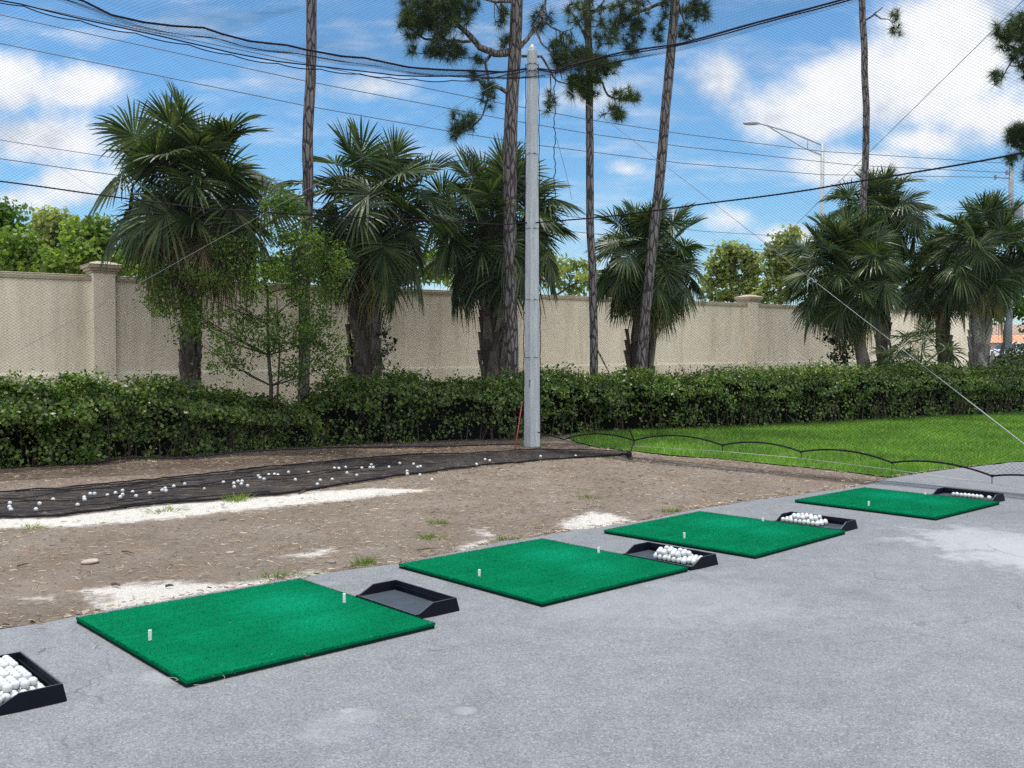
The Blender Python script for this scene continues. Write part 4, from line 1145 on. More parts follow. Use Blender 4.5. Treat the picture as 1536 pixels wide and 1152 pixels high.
# pines
def tuft(lst, p, d, r, n=30, L=.20, w=.0042):
    for i in range(n):
        q = (d*.55+rand_unit(r)*.95+DN*.10).normalized(); l = L*r.uniform(.7, 1.1)
        s = q.cross(rand_unit(r)).normalized()*w
        b0 = p-d*r.uniform(0, .06)
        lst += [b0-s, b0+s, b0+q*l+DN*.03*r.random()]
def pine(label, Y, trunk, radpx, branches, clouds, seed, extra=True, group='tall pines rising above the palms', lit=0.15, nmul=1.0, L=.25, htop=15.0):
    htop = max(htop, H+560/F*Y+5)
    r = random.Random(seed)
    tp = [at(px, py, Y) for px, py in trunk]; base = tp[-1].copy()
    foot = V(base.x, base.y, -.06); tp.append(foot)
    root = empty('pine_tree', (foot.x, foot.y, 0)); off = V(foot.x, foot.y, 0)
    up = tp[0]+(tp[0]-tp[1]).normalized()*(htop-tp[0].z)
    full = [up]+tp
    rp = [radpx*.55]+[radpx*lerp(.86, 1.05, i/max(1, len(tp)-1)) for i in range(len(tp))]
    pts = []; rad = []
    for (a_, ra), (c_, rc) in zip(zip(full, rp), list(zip(full, rp))[1:]):
        n = max(2, int((a_-c_).length/.22))
        for j in range(n):
            t = j/n; p = a_.lerp(c_, t); p = p+V(mnoise.noise(p*.9+V(seed, 0, 0))*.035, mnoise.noise(p*.9+V(0, seed, 0))*.03, 0)
            pts.append(p-off); rad.append(lerp(ra, rc, t)/F*Y*(1+.06*mnoise.noise(p*4.0+V(seed, 3, 0))))
    pts.append(foot-off); rad.append(rp[-1]/F*Y)
    b = MB(); b.tube(list(reversed(pts)), list(reversed(rad)), 14); b.build('trunk', M['pinebark'], root, smooth=True)
    B3 = []
    bb = MB()
    for (pl, r0, dz) in branches:
        q = [at(px, py, Y)+V(0, dz*i/(len(pl)-1), 0)-off for i, (px, py) in enumerate(pl)]
        m_ = []
        for a_, c_ in zip(q, q[1:]):
            for j in range(3):
                p = a_.lerp(c_, j/3); m_.append(p+V(mnoise.noise(p*5)*.02, mnoise.noise(p*5+V(9, 0, 0))*.02, mnoise.noise(p*5+V(0, 9, 0))*.03))
        m_.append(q[-1]); B3 += [(p, 1) for p in m_[2:]]
        bb.tube(m_, [lerp(r0, r0*.35, i/(len(m_)-1)) for i in range(len(m_))], 7)
    nl = []; nl2 = []
    def grow(cx_, cy_, rx, ry, n, dz, boost=1.0):
        n = int(n*nmul)
        for i in range(n):
            while True:
                a_, c_, e_ = r.uniform(-1, 1), r.uniform(-1, 1), r.uniform(-1, 1)
                if a_*a_+c_*c_+e_*e_ < 1: break
            p = at(cx_+a_*rx, cy_+c_*ry, Y)+V(0, dz+e_*rx/F*Y*.9, 0)-off
            # shoots gather along sub-branches
            anchor = min(B3, key=lambda q: (q[0]-p).length)[0] if B3 else V(0, 0, p.z-.3)
            dd = p-anchor
            if dd.length > 1.6: anchor = p-dd.normalized()*r.uniform(.5, .9); dd = p-anchor
            mid = anchor.lerp(p, .5)+V(r.gauss(0, .04), r.gauss(0, .04), -.10*dd.length+r.gauss(0, .03))
            tp_ = p+V(0, 0, .05)
            bb.tube([anchor, mid, p], [.011, .008, .005], 4, cap=False)
            di = ((p-mid).normalized()+V(0, 0, .35)).normalized()
            tgt = nl2 if r.random() < lit else nl  # random share of tufts takes the painted sunlit colour
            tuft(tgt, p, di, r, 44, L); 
            if r.random() < .7: tuft(tgt, mid.lerp(p, .55), di, r, 18, L*.9)
            if len(B3) < 400: B3.append((mid.lerp(p, .7), 1))
    for c in clouds: grow(*c)
    if extra:
        # the crown above the picture
        for i in range(46):
            zc_ = H+560/F*Y+.9; htop = max(htop, zc_+4); z = r.uniform(zc_, htop+.0); a_ = r.uniform(0, 6.28); t = (z-zc_)/(htop-zc_); l = lerp(2.3, .6, t)*r.uniform(.5, 1)
            ax = pts[0].lerp(pts[min(len(pts)-1, 30)], .0) if False else None
            k_ = min(range(len(pts)), key=lambda j: abs(pts[j].z-z)); c = pts[k_]
            e_ = c+V(math.cos(a_)*l, math.sin(a_)*l, .25*l)
            bb.tube([c, c.lerp(e_, .5)+V(0, 0, -.08), e_], [.03, .02, .008], 5, cap=False)
            for j in range(4):
                p = c.lerp(e_, lerp(.55, 1, j/3))+rand_unit(r)*.18
                tuft(nl, p, (V(math.cos(a_), math.sin(a_), .4)).normalized(), r, 26, L)
    bb.build('branches', M['pinebark'], root, smooth=True)
    if nl: np_mesh('needles', [tuple(p) for p in nl], 3, M['needle'], root)
    if nl2: np_mesh('sun_painted_needles', [tuple(p) for p in nl2], 3, M['needle_lit'], root)
    tag(root, label, 'pine tree', group)
pine('straight pine trunk without low branches, left of the first two palms\' gap', 17.6, [(466, 0), (465, 120), (462, 240), (458, 420), (455, 560), (455, 600)], 8.6, [], [], 41)
pine('pine with long bare limbs and needle tufts beside the concrete pole', 20.0, [(775, 0), (772, 90), (768, 140), (766, 200), (764, 330), (766, 480), (766, 565)], 10.9,
     [([(766, 78), (742, 83), (720, 76), (703, 58), (690, 50), (672, 30), (655, 15)], .085, -.6), ([(706, 62), (675, 66), (640, 68), (618, 58), (607, 40)], .035, -.8), ([(736, 82), (728, 95), (731, 112), (734, 130), (733, 150), (728, 165), (722, 185), (708, 200), (692, 208)], .035, -.5),
      ([(766, 142), (745, 133), (730, 142), (718, 128)], .05, -.5), ([(780, 72), (797, 48), (810, 25), (818, 0), (822, -25)], .05, .4), ([(808, 20), (818, 30), (830, 36), (845, 40), (862, 30)], .028, .5), ([(802, 40), (812, 60), (826, 72), (838, 90), (845, 110)], .022, .5),
      ([(783, 84), (812, 84), (824, 100), (836, 116), (852, 120), (860, 118)], .03, .4), ([(826, 112), (827, 135), (822, 155)], .015, .4), ([(770, 2), (742, 8), (722, 6), (705, -10)], .04, -.5)],
     [(648, 22, 46, 34, 62, -.6), (672, 50, 34, 26, 36, -.6), (622, 55, 18, 22, 20, -.8), (668, 92, 28, 16, 22, -.7), (652, 92, 14, 8, 6, -.8), (704, 18, 26, 24, 20, -.5), (720, 100, 10, 12, 5, -.5), (622, 92, 5, 6, 3, -.8),
      (694, 190, 20, 16, 22, -.5), (684, 208, 10, 8, 6, -.5), (732, 150, 14, 22, 14, -.5), (712, 122, 8, 6, 3, -.4), (812, 18, 20, 18, 14, .4), (845, 62, 24, 22, 24, .4), (826, 145, 9, 20, 8, .4), (755, 30, 8, 22, 8, -.2), (758, 62, 10, 12, 6, 0), (842, 88, 16, 14, 10, .4), (632, 40, 30, 34, 30, -.6), (668, 18, 40, 20, 30, -.6), (690, 84, 14, 12, 8, -.6)], 42, lit=.3, nmul=1.35)
pine('slender pine with a dense bright tuft around its trunk, right of the concrete pole', 20.8, [(882, 0), (884, 90), (885, 200), (886, 330), (889, 480), (890, 566)], 6.2,
     [([(886, 80), (905, 90), (915, 115)], .03, -.3), ([(886, 118), (903, 125), (912, 145), (922, 150), (940, 152), (955, 150)], .028, -.2), ([(880, 60), (868, 40), (855, 20)], .03, -.2), ([(880, 30), (900, 10), (915, -10)], .03, -.2), ([(893, 520), (905, 545), (915, 565), (927, 590), (935, 612)], .022, -.8)],
     [(878, 118, 28, 36, 54, -.35), (866, 138, 16, 20, 20, -.3), (908, 104, 22, 16, 22, -.3), (868, 88, 30, 16, 24, -.2), (918, 172, 20, 12, 16, -.2), (938, 148, 22, 14, 16, -.2), (880, 25, 40, 26, 30, -.2), (905, 60, 18, 18, 12, -.2)], 43, lit=.7, nmul=1.35)
pine('leaning pine whose trunk tilts left towards its foot, right of the concrete pole', 21.6, [(1012, 0), (1006, 80), (997, 190), (986, 300), (976, 390), (968, 470), (962, 556)], 7.9,
     [([(1006, 0), (985, 8), (965, 18), (945, 28), (925, 40), (915, 52), (910, 66)], .045, -.3), ([(960, 20), (952, 50), (945, 72)], .02, -.3), ([(1012, 8), (1030, 15), (1045, 12), (1062, 8)], .03, .2), ([(1018, 5), (1030, 40), (1042, 55), (1046, 52)], .02, .2), ([(1004, 20), (990, 35), (984, 60), (990, 68)], .02, -.2)],
     [(942, 20, 32, 26, 34, -.3), (940, 52, 26, 20, 24, -.3), (918, 48, 10, 14, 6, -.3), (945, 78, 14, 8, 8, -.3), (1046, 14, 26, 16, 24, .2), (1030, 40, 14, 14, 10, .2), (986, 52, 8, 16, 8, -.2), (996, 18, 8, 14, 6, -.2), (1010, -12, 60, 16, 20, 0)], 44, nmul=1.4)
pine('bare slender pine trunk rising out of the taller right-hand palms', 27.0, [(1293, 0), (1296, 80), (1299, 160), (1297, 250), (1294, 380), (1291, 470), (1291, 552)], 5.4,
     [([(1297, 30), (1308, 25), (1318, 15), (1320, 14)], .03, -.2), ([(1312, 22), (1320, 30), (1330, 32), (1335, 40)], .022, -.2)], [(1336, 28, 9, 14, 8, -.2), (1343, 48, 10, 8, 8, -.2)], 45)
pine('pine branches reaching in at the right edge from a trunk outside', 22.0, [(1640, -20), (1636, 200), (1630, 400), (1628, 560)], 10,
     [([(1636, 40), (1590, 55), (1550, 65), (1520, 78), (1500, 70), (1488, 62)], .04, -.3), ([(1530, 74), (1510, 100), (1495, 125), (1483, 130)], .02, -.3), ([(1634, 190), (1580, 195), (1545, 200), (1518, 205), (1508, 212)], .035, -.2), ([(1560, 198), (1540, 230), (1532, 262)], .02, -.2)],
     [(1500, 52, 22, 16, 18, -.3), (1528, 78, 26, 30, 44, -.3), (1498, 70, 12, 14, 8, -.3), (1485, 120, 10, 14, 8, -.3), (1540, 110, 16, 26, 20, -.3), (1516, 205, 14, 18, 26, -.2), (1535, 215, 18, 26, 40, -.2), (1538, 265, 12, 20, 20, -.2), (1510, 240, 8, 10, 6, -.2), (1535, 40, 30, 24, 40, -.2), (1560, 60, 40, 40, 20, 0)], 46, nmul=1.5, group='tall pines rising above the palms')

# leafy trees and shrubs by blobs
def leaves_at(C, rad, n, size, rs, up=.4, shell=.35):
    """n folded leaves through an ellipsoid; returns (n,4,3)"""
    d = rs.normal(size=(n, 3)); d /= np.linalg.norm(d, axis=1)[:, None]
    rr = rs.uniform(shell, 1.0, n)**(1/2.2)
    # lumpy surface and loose gaps
    ph = rs.uniform(0, 6.28, 3); lump = 1+.16*np.sin(d[:, 0]*5+ph[0])*np.sin(d[:, 1]*5+ph[1])+.12*np.sin(d[:, 2]*7+ph[2])
    p = C+d*rad*(rr*lump)[:, None]
    nrm = d*.6+rs.normal(size=(n, 3))*.7+np.array([0, 0, up]); nrm /= np.linalg.norm(nrm, axis=1)[:, None]
    t = np.cross(nrm, rs.normal(size=(n, 3))); t /= np.linalg.norm(t, axis=1)[:, None]+1e-9
    s = np.cross(nrm, t); l = size*rs.uniform(.6, 1.25, n)[:, None]; w = l*.30
    return np.stack([p-t*l*.5, p+s*w, p+t*l*.5, p-s*w], 1)
def clumps(C, rad, n_clump, per, csize, size, rs, up=.4):
    out = []
    for i in range(n_clump):
        d = rs.normal(size=3); d /= np.linalg.norm(d); q = np.array(C)+d*np.array(rad)*rs.uniform(.25, 1.0)**.5
        out.append(leaves_at(q, np.array([csize]*3)*rs.uniform(.6, 1.3)*np.array([1.15, 1.15, .8]), per, size, rs, up, .0))
    return np.concatenate(out)
def leafy_tree(name, label, cat, px, Y, blobs, mat, trunk_r, size, seed, group=None, per=26, csize=.25, dens=1.0, trunk_px=None, bark='twig'):
    rs_ = np.random.RandomState(seed); r = random.Random(seed)
    foot = at(px, 560, Y); foot.z = -.05; off = V(foot.x, foot.y, 0)
    root = empty(name, (foot.x, foot.y, 0)); L_ = []; bb = MB(); tk = MB()
    cs = [(at(bx, by, Y)+V(0, dz, 0)-off, rx/F*Y, ry/F*Y, n) for (bx, by, rx, ry, n, dz) in blobs]
    topz = max(c.z for c, _, _, _ in cs); cx_ = sum(c.x*a_ for c, a_, _, _ in cs)/sum(a_ for _, a_, _, _ in cs)
    tpts = [V(0, 0, -.05)]+[V(cx_*.8*(i/8)**1.3+r.gauss(0, .03), r.gauss(0, .03), topz*i/8) for i in range(1, 9)]
    tk.tube(tpts, [trunk_r*lerp(1, .18, i/8) for i in range(9)], 9)
    tk.build('trunk', M[bark], root, smooth=True)
    for c, rx, ry, n in cs:
        zb = max(.25*topz*.6, min(topz*.9, c.z-.5*abs(c.x)-ry*.3)); k_ = min(range(9), key=lambda i: abs(tpts[i].z-zb)); a0 = tpts[k_]
        m_ = a0.lerp(c, .5)+V(r.gauss(0, .05), r.gauss(0, .05), -.06)
        bb.tube([a0, m_, c], [trunk_r*.4, trunk_r*.26, trunk_r*.12], 6, cap=False)
        for j in range(max(3, int(n*.5))):
            e_ = c+V(r.gauss(0, .5)*rx, r.gauss(0, .5)*rx, r.gauss(0, .5)*ry); q = a0.lerp(c, r.uniform(.45, 1))
            bb.tube([q, q.lerp(e_, .5)+V(0, 0, .03), e_], [trunk_r*.12, trunk_r*.08, trunk_r*.04], 4, cap=False)
        L_.append(clumps(c, (rx, rx, ry), int(n*dens), per, csize, size, rs_))
    bb.build('limbs', M[bark], root, smooth=True)
    np_mesh('crown', np.concatenate(L_), 4, mat, root)
    tag(root, label, cat, group); return root
leafy_tree('young_tree', 'bright green leafy young tree with a thin double stem at the hedge gap', 'tree', 405, 16.6,
    [(245, 415, 26, 22, 14, -.1), (262, 455, 30, 22, 16, -.1), (232, 440, 16, 18, 6, 0), (300, 480, 28, 24, 12, -.2), (318, 420, 30, 28, 12, -.2), (360, 380, 34, 34, 18, -.1), (425, 330, 32, 38, 24, 0), (430, 300, 16, 20, 8, 0), (455, 370, 40, 36, 26, 0), (400, 430, 44, 38, 26, -.2), (465, 430, 42, 38, 28, -.1),
     (350, 490, 40, 30, 18, -.2), (420, 500, 48, 36, 30, -.2), (480, 500, 36, 36, 22, -.1), (345, 540, 34, 22, 12, -.2), (455, 555, 42, 24, 14, -.2), (505, 540, 20, 30, 8, 0), (280, 500, 14, 12, 3, -.1), (500, 400, 22, 32, 12, 0)],
    M['youngleaf'], .042, .060, 51, per=46, csize=.24, dens=1.3)
for o in bpy.data.objects:
    if o.name.startswith('young_tree'):
        b = MB(); b.tube([V(.06, .02, -.05), V(.11, .03, .7), V(.16, .03, 1.6), V(.12, .02, 2.6)], [.022, .02, .016, .01], 7); b.build('second_stem', M['twig'], o, smooth=True)
leafy_tree('shrub', 'dark narrow leafy shrub under the full rounded palm', 'shrub', 1268, 25.5, [(1262, 525, 16, 20, 14, 0), (1272, 500, 14, 18, 10, 0), (1248, 512, 10, 10, 4, 0)], M['shrub'], .03, .10, 52, per=30, csize=.22)
leafy_tree('shrub', 'rounded dark green shrub in front of the parked vehicle', 'shrub', 1505, 31, [(1492, 545, 22, 12, 18, 0), (1528, 532, 18, 18, 18, 0), (1560, 530, 30, 24, 14, 0), (1510, 545, 20, 12, 12, 0)], M['shrub'], .04, .12, 53, per=30, csize=.28)
leafy_tree('vine', 'trailing vine clinging to the right side of the thick criss-cross palm trunk', 'vine', 570, 18.7, [(575, 500, 8, 14, 5, 0), (580, 525, 10, 12, 5, 0), (567, 545, 8, 12, 4, 0), (590, 515, 5, 8, 2, 0)], M['shrub'], .012, .09, 54, per=14, csize=.12)
bg = 'trees behind the wall'
leafy_tree('background_tree', 'dense dark green tree beyond the wall at the left edge', 'tree', -20, 27, [(-10, 350, 34, 34, 34, 0), (4, 325, 16, 16, 10, 0), (0, 380, 18, 20, 12, 0)], M['greenleaf'], .14, .20, 61, bg, per=40, csize=.42)
leafy_tree('background_tree', 'lime green bushy tree over the wall beside the dark left edge tree', 'tree', 25, 25, [(28, 372, 28, 26, 30, 0), (10, 395, 34, 18, 22, 0), (55, 398, 26, 16, 18, 0)], M['lime'], .10, .17, 62, bg, per=40, csize=.36)
leafy_tree('background_tree', 'tall airy olive green tree with sky showing through, far beyond the left wall', 'tree', 75, 46, [(74, 330, 30, 16, 26, 0), (92, 345, 26, 16, 18, 0), (62, 360, 24, 18, 16, 0), (85, 370, 26, 20, 20, 0), (75, 395, 26, 18, 16, 0), (112, 360, 16, 26, 12, 0)], M['olive'], .16, .30, 63, bg, per=22, csize=.55)
leafy_tree('background_tree', 'bright lime green tree beyond the wall left of the wall pillar', 'tree', 100, 24, [(100, 398, 30, 16, 22, 0), (122, 385, 24, 22, 20, 0), (112, 340, 22, 20, 14, .5), (142, 360, 24, 34, 20, .3), (165, 395, 26, 18, 18, 0)], M['lime'], .10, .17, 64, bg, per=40, csize=.34)
leafy_tree('background_tree', 'green tree showing over the wall behind the large left palm', 'tree', 220, 25, [(195, 392, 30, 22, 22, 0), (240, 395, 36, 20, 24, 0), (290, 400, 34, 18, 20, 0), (345, 405, 30, 14, 14, 0)], M['greenleaf'], .10, .18, 65, bg, per=40, csize=.34)
leafy_tree('background_tree', 'yellow green tree over the wall between the young tree and the thick trunked palm', 'tree', 470, 32, [(430, 405, 30, 18, 18, 0), (480, 395, 40, 24, 26, 0), (520, 415, 26, 16, 16, 0), (585, 415, 40, 16, 20, 0), (640, 400, 34, 22, 18, 0)], M['lime'], .12, .22, 66, bg, per=36, csize=.42)
leafy_tree('background_tree', 'yellow green tree far beyond the wall just left of the second wall pillar', 'tree', 1095, 55, [(1072, 388, 12, 12, 10, 0), (1090, 378, 14, 11, 13, 0), (1112, 376, 12, 12, 11, .5), (1128, 388, 12, 14, 11, 0), (1102, 396, 16, 14, 14, 1), (1078, 408, 16, 14, 13, 0), (1122, 410, 14, 14, 12, 0), (1066, 428, 14, 14, 10, 0), (1098, 425, 18, 16, 16, 0), (1130, 434, 16, 16, 13, 0), (1080, 446, 22, 10, 14, 0), (1112, 448, 20, 10, 12, 0), (1140, 405, 8, 20, 8, 1)], M['olive'], .2, .30, 67, bg, per=26, csize=.5)
leafy_tree('background_tree', 'pale olive pine like tree beyond the wall right of the second wall pillar', 'tree', 1168, 52, [(1158, 372, 9, 10, 7, 0), (1172, 358, 11, 11, 9, 0), (1190, 352, 12, 10, 9, 0), (1184, 372, 13, 12, 11, 1), (1160, 392, 12, 13, 10, 0), (1178, 398, 14, 14, 12, 0), (1152, 414, 11, 13, 9, 0), (1172, 424, 15, 14, 12, 0), (1150, 438, 14, 11, 9, 0), (1195, 392, 18, 24, 14, 0), (1165, 446, 18, 9, 10, 0)], M['olive'], .18, .28, 68, bg, per=26, csize=.48)
leafy_tree('background_tree', 'dark green tree low behind the pale grey palm trunk at the far right', 'tree', 1500, 62, [(1490, 470, 16, 14, 12, 0), (1515, 455, 20, 20, 14, 0), (1540, 460, 24, 26, 16, 0)], M['greenleaf'], .2, .36, 69, bg, per=30, csize=.6)
leafy_tree('background_tree', 'yellow green foliage far back between the rounded palm and the dark palm', 'tree', 1385, 50, [(1370, 440, 26, 30, 22, 0), (1395, 400, 20, 24, 14, 0), (1360, 480, 24, 24, 16, 0), (1345, 420, 20, 24, 12, 0)], M['olive'], .18, .32, 70, bg, per=30, csize=.55)
leafy_tree('background_tree', 'green tree far back showing between the fronds right of the pole', 'tree', 830, 45, [(810, 400, 40, 30, 20, 0), (870, 420, 40, 26, 20, 0), (700, 420, 40, 24, 18, 0), (930, 425, 36, 22, 16, 0)], M['olive'], .18, .3, 71, bg, per=30, csize=.5)

# hedges
def hedge(basepx, toppx, thick, n, size, label, seed, gapf=None):
    rs_ = np.random.RandomState(seed)
    L_ = [G(*p) for p in basepx]; seg = [(a_, c_, (c_-a_).length) for a_, c_ in zip(L_, L_[1:])]; tot = sum(s[2] for s in seg)
    cum = np.cumsum([0]+[s[2] for s in seg])
    bx = np.array([p.x for p in L_]); by = np.array([p.y for p in L_])
    def base(s): return np.stack([np.interp(s, cum, bx), np.interp(s, cum, by)], -1)
    s_k = []; h_k = []
    for (px, py) in toppx:
        # where along the hedge this column sits
        ss = np.linspace(0, tot, 400); P = base(ss); u = P[:, 0]/P[:, 1]*F+CX; i = np.argmin(np.abs(u-px)); Yt = P[i, 1]+.45
        s_k.append(ss[i]); h_k.append(at(px, py, Yt).z-.13)
    o_ = np.argsort(s_k); s_k = np.array(s_k)[o_]; h_k = np.array(h_k)[o_]
    def height(s): return np.interp(s, s_k, h_k)
    tg = np.array([L_[-1].x-L_[0].x, L_[-1].y-L_[0].y]); tg /= np.linalg.norm(tg); nb = np.array([-tg[1], tg[0]])      # towards the back
    c0 = base(np.array([0.0]))[0]
    root = empty(HEDGE, (c0[0], c0[1], 0))
    s = rs_.uniform(0, tot, n); hh = height(s)
    # nearer (leftmost) leaves are sampled a little more densely
    which = rs_.uniform(0, 1, n)
    v = np.where(which < .60, rs_.normal(.0, .07, n), rs_.uniform(0, thick, n))
    z = np.where(which < .60, rs_.uniform(.0, 1, n)**.85*hh, hh+rs_.normal(0, .075, n))
    lump = np.array([mnoise.noise(V(a_*1.7, c_*1.9, seed))*.21+mnoise.noise(V(a_*4.5, c_*5, seed+3))*.13 for a_, c_ in zip(s, z)])
    v = v-np.where(which < .60, lump, 0); z = z+np.where(which >= .60, lump*.8, 0)
    # rounded shoulders
    q_ = z/hh+lump*.5
    sh = np.where(which < .60, np.clip((q_-.72)/.28, 0, 1)**1.6*.34-.07, 0); v = v+sh
    # the lower face is thinner and set back under the leafy shoulder
    low = (which < .60) & (q_ < .60)
    v = v+np.where(low, .08+rs_.uniform(0, .20, n), 0); keep = ~(low & (rs_.uniform(0, 1, n) < .60))
    hol = np.array([mnoise.noise(V(a_*2.0, c_*2.6, seed+9)) for a_, c_ in zip(s, z)])
    keep &= ~((which < .60) & (q_ < .80) & (hol > .10) & (rs_.uniform(0, 1, n) < .82))
    s, v, z, hh, which = s[keep], v[keep], z[keep], hh[keep], which[keep]; n = len(s)
    # young shoots standing up
    nsh = int(tot*15)
    P = base(s)+nb*v[:, None]; pts = np.concatenate([P, z[:, None]], 1)
    outn = np.where((which < .60)[:, None], np.concatenate([-nb, [.35]])[None, :], np.array([0, 0, 1.0])[None, :])
    nrm = outn+rs_.normal(size=(n, 3))*.62; nrm /= np.linalg.norm(nrm, axis=1)[:, None]
    t = np.cross(nrm, rs_.normal(size=(n, 3))); t /= np.linalg.norm(t, axis=1)[:, None]; sd_ = np.cross(nrm, t)
    l = size*rs_.uniform(.5, 1.5, n)[:, None]; w = l*.36
    lv = np.stack([pts-t*l*.5, pts+sd_*w+t*l*.05, pts+t*l*.5, pts-sd_*w+t*l*.05], 1)
    ex = []
    tw = MB()
    for i in range(nsh):
        ss = rs_.uniform(0, tot); q = base(np.array([ss]))[0]+nb*rs_.uniform(.1, thick*.8); h0 = float(height(ss)); ln = rs_.uniform(.06, .30)
        b0 = np.array([q[0], q[1], h0-.1]); e_ = b0+np.array([rs_.normal(0, .05), rs_.normal(0, .05), ln+.1])
        for j in range(7):
            c = b0+(e_-b0)*(j+2)/8; d = rs_.normal(size=3)*.6+np.array([0, 0, .5]); d /= np.linalg.norm(d); s2 = np.cross(d, rs_.normal(size=3)); s2 /= np.linalg.norm(s2)
            l_ = size*rs_.uniform(.6, 1.0); ex.append([c, c+d*l_*.5+s2*l_*.34, c+d*l_, c+d*l_*.5-s2*l_*.34])
    lv = np.concatenate([lv, np.array(ex)])
    lv = lv-np.array([c0[0], c0[1], 0])
    np_mesh('foliage', lv, 4, M['hedge'], root)
    # bare twigs low down in the hedge
    for i in range(int(tot*9)):
        ss = rs_.uniform(0, tot); q = base(np.array([ss]))[0]-c0; o1 = rs_.uniform(.02, .25); a_ = V(q[0]+nb[0]*o1, q[1]+nb[1]*o1, -.03); h0 = float(height(ss))*rs_.uniform(.4, .8)
        tw.tube([a_, a_+V(rs_.normal(0, .08), rs_.normal(0, .05), h0*.5), a_+V(rs_.normal(0, .2), rs_.normal(0, .08), h0)], [.011, .008, .004], 4, cap=False)
    tw.build('stems', M['twig'], root)
    # closed core, coloured near black to paint the shade inside the hedge
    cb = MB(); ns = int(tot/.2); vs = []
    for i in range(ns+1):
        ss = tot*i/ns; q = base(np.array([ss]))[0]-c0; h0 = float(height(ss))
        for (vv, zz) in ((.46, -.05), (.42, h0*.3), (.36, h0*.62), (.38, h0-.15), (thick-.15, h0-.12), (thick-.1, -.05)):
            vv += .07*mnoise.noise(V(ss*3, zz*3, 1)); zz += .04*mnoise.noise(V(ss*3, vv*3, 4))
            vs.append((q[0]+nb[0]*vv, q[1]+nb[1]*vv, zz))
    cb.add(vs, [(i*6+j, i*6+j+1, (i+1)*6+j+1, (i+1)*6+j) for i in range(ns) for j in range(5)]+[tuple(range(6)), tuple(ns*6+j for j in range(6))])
    cb.build('shade_core', M['hedgecore'], root)
    tag(root, label, 'hedge'); return root
HEDGE = 'hedge'
hedge([(-260, 718), (-100, 709), (0, 703), (120, 697), (200, 689), (300, 684), (400, 674), (478, 670)],
      [(-200, 572), (0, 572), (60, 570), (130, 570), (200, 575), (260, 574), (290, 578), (320, 586), (350, 590), (400, 600), (440, 604), (478, 606)], 1.25, 70000, .060,
      'dense dark green hedge in the left part, lowest where it ends at the young tree', 81)
hedge([(474, 670), (540, 667), (650, 663), (780, 659), (850, 653), (950, 648), (1100, 643), (1300, 633), (1536, 618), (1800, 604)],
      [(474, 592), (490, 582), (510, 568), (560, 562), (610, 558), (660, 562), (700, 572), (740, 566), (800, 562), (850, 556), (880, 558), (905, 566), (930, 566), (960, 552), (1000, 558), (1030, 562), (1100, 554), (1180, 556), (1270, 548), (1330, 552), (1400, 548), (1470, 550), (1536, 553), (1800, 560)], 1.35, 120000, .062,
      'long clipped green hedge running from the young tree behind the pole to the right edge', 82)

# weeds and stones on the bed
def weed(px, py, R, h, n, label, yel=False):
    g_ = G(px, py, -.012); rs_ = np.random.RandomState(int(px*7+py))
    P = rs_.normal(0, R*.45, (n, 2)); bl = grass_blades(n, P, h*.4, h, .0045, rs_)
    bl[:, 2, :2] += P*.5
    o = np_mesh('weed_clump', bl, 3, M['weed']); o.location = g_; tag(o, label, 'weed', 'grass weeds in the bed')
weed(354, 751, .14, .10, 150, 'tallest green weed tuft at the sand edge of the black netting')
weed(247, 766, .22, .04, 130, 'flat pale green weed patch in the middle of the left sand strip')
weed(45, 792, .16, .04, 90, 'small weed patch at the left end of the sand strip')
weed(658, 785, .13, .05, 90, 'upper of the two weed tufts in mid mulch above the second mat')
weed(648, 807, .14, .05, 110, 'lower of the two weed tufts in mid mulch above the second mat')
weed(546, 846, .10, .07, 120, 'yellow green weed tuft at the asphalt edge left of the second mat')
weed(880, 746, .12, .05, 70, 'faint weed tuft in the mulch above the largest bare sand spot')
weed(1008, 768, .12, .05, 80, 'weed tuft against the far edge of the third mat')
weed(763, 810, .12, .05, 80, 'dry yellow weed tuft against the far edge of the second mat')
weed(790, 669, .13, .16, 80, 'green weeds sprouting left of the pole foot')
weed(806, 668, .12, .14, 70, 'green weeds sprouting right of the pole foot')
weed(420, 866, .18, .05, 110, 'dry weeds along the far edge of the largest mat')
def stone(px, py, s, mat, label, cat, name):
    r = random.Random(int(px)); b = MB(); n = 10; prof = [(0, -.3), (.8, -.25), (1, .1), (.75, .45), (.35, .62), (0, .66)]
    vs = []; 
    for (rr, z) in prof:
        for j in range(n):
            a_ = 2*math.pi*j/n; k_ = 1+r.uniform(-.16, .16); vs.append((rr*k_*math.cos(a_)*s*1.3, rr*k_*math.sin(a_)*s, z*s*.55))
    b.add(vs, [(i*n+j, i*n+(j+1) % n, (i+1)*n+(j+1) % n, (i+1)*n+j) for i in range(len(prof)-1) for j in range(n)])
    o = b.build(name, mat, loc=G(px, py, -.01), rotz=r.uniform(0, 3), smooth=True); tag(o, label, cat)
stone(135, 843, .062, M['stone'], 'flat pinkish stone half sunk in the mulch at the left', 'stone', 'stone')
stone(497, 843, .04, M['cone'], 'grey cone like lump beside the small sand spot left of the second mat', 'cone', 'pine_cone')
stone(163, 831, .022, M['cone'], 'small dark lump on the mulch right of the pinkish stone', 'cone', 'pine_cone')
stone(345, 829, .03, M['stone'], 'small brown stone in the mulch above the largest mat', 'stone', 'stone')
def stick(px0, py0, px1, py1, r0, label):
    A, B = G(px0, py0, .004), G(px1, py1, .006); b = MB()
    b.tube([A, A.lerp(B, .4)+V(.006, .01, .004), B], [r0, r0*.9, r0*.5], 6); o = b.build('twig', M['twig']); tag(o, label, 'twig', 'fallen twigs in the bed')
stick(183, 827, 201, 830, .007, 'dark twig lying right of the pinkish stone')
stick(168, 876, 180, 878, .010, 'short thick bark piece at the far tip of the sand by the largest mat')
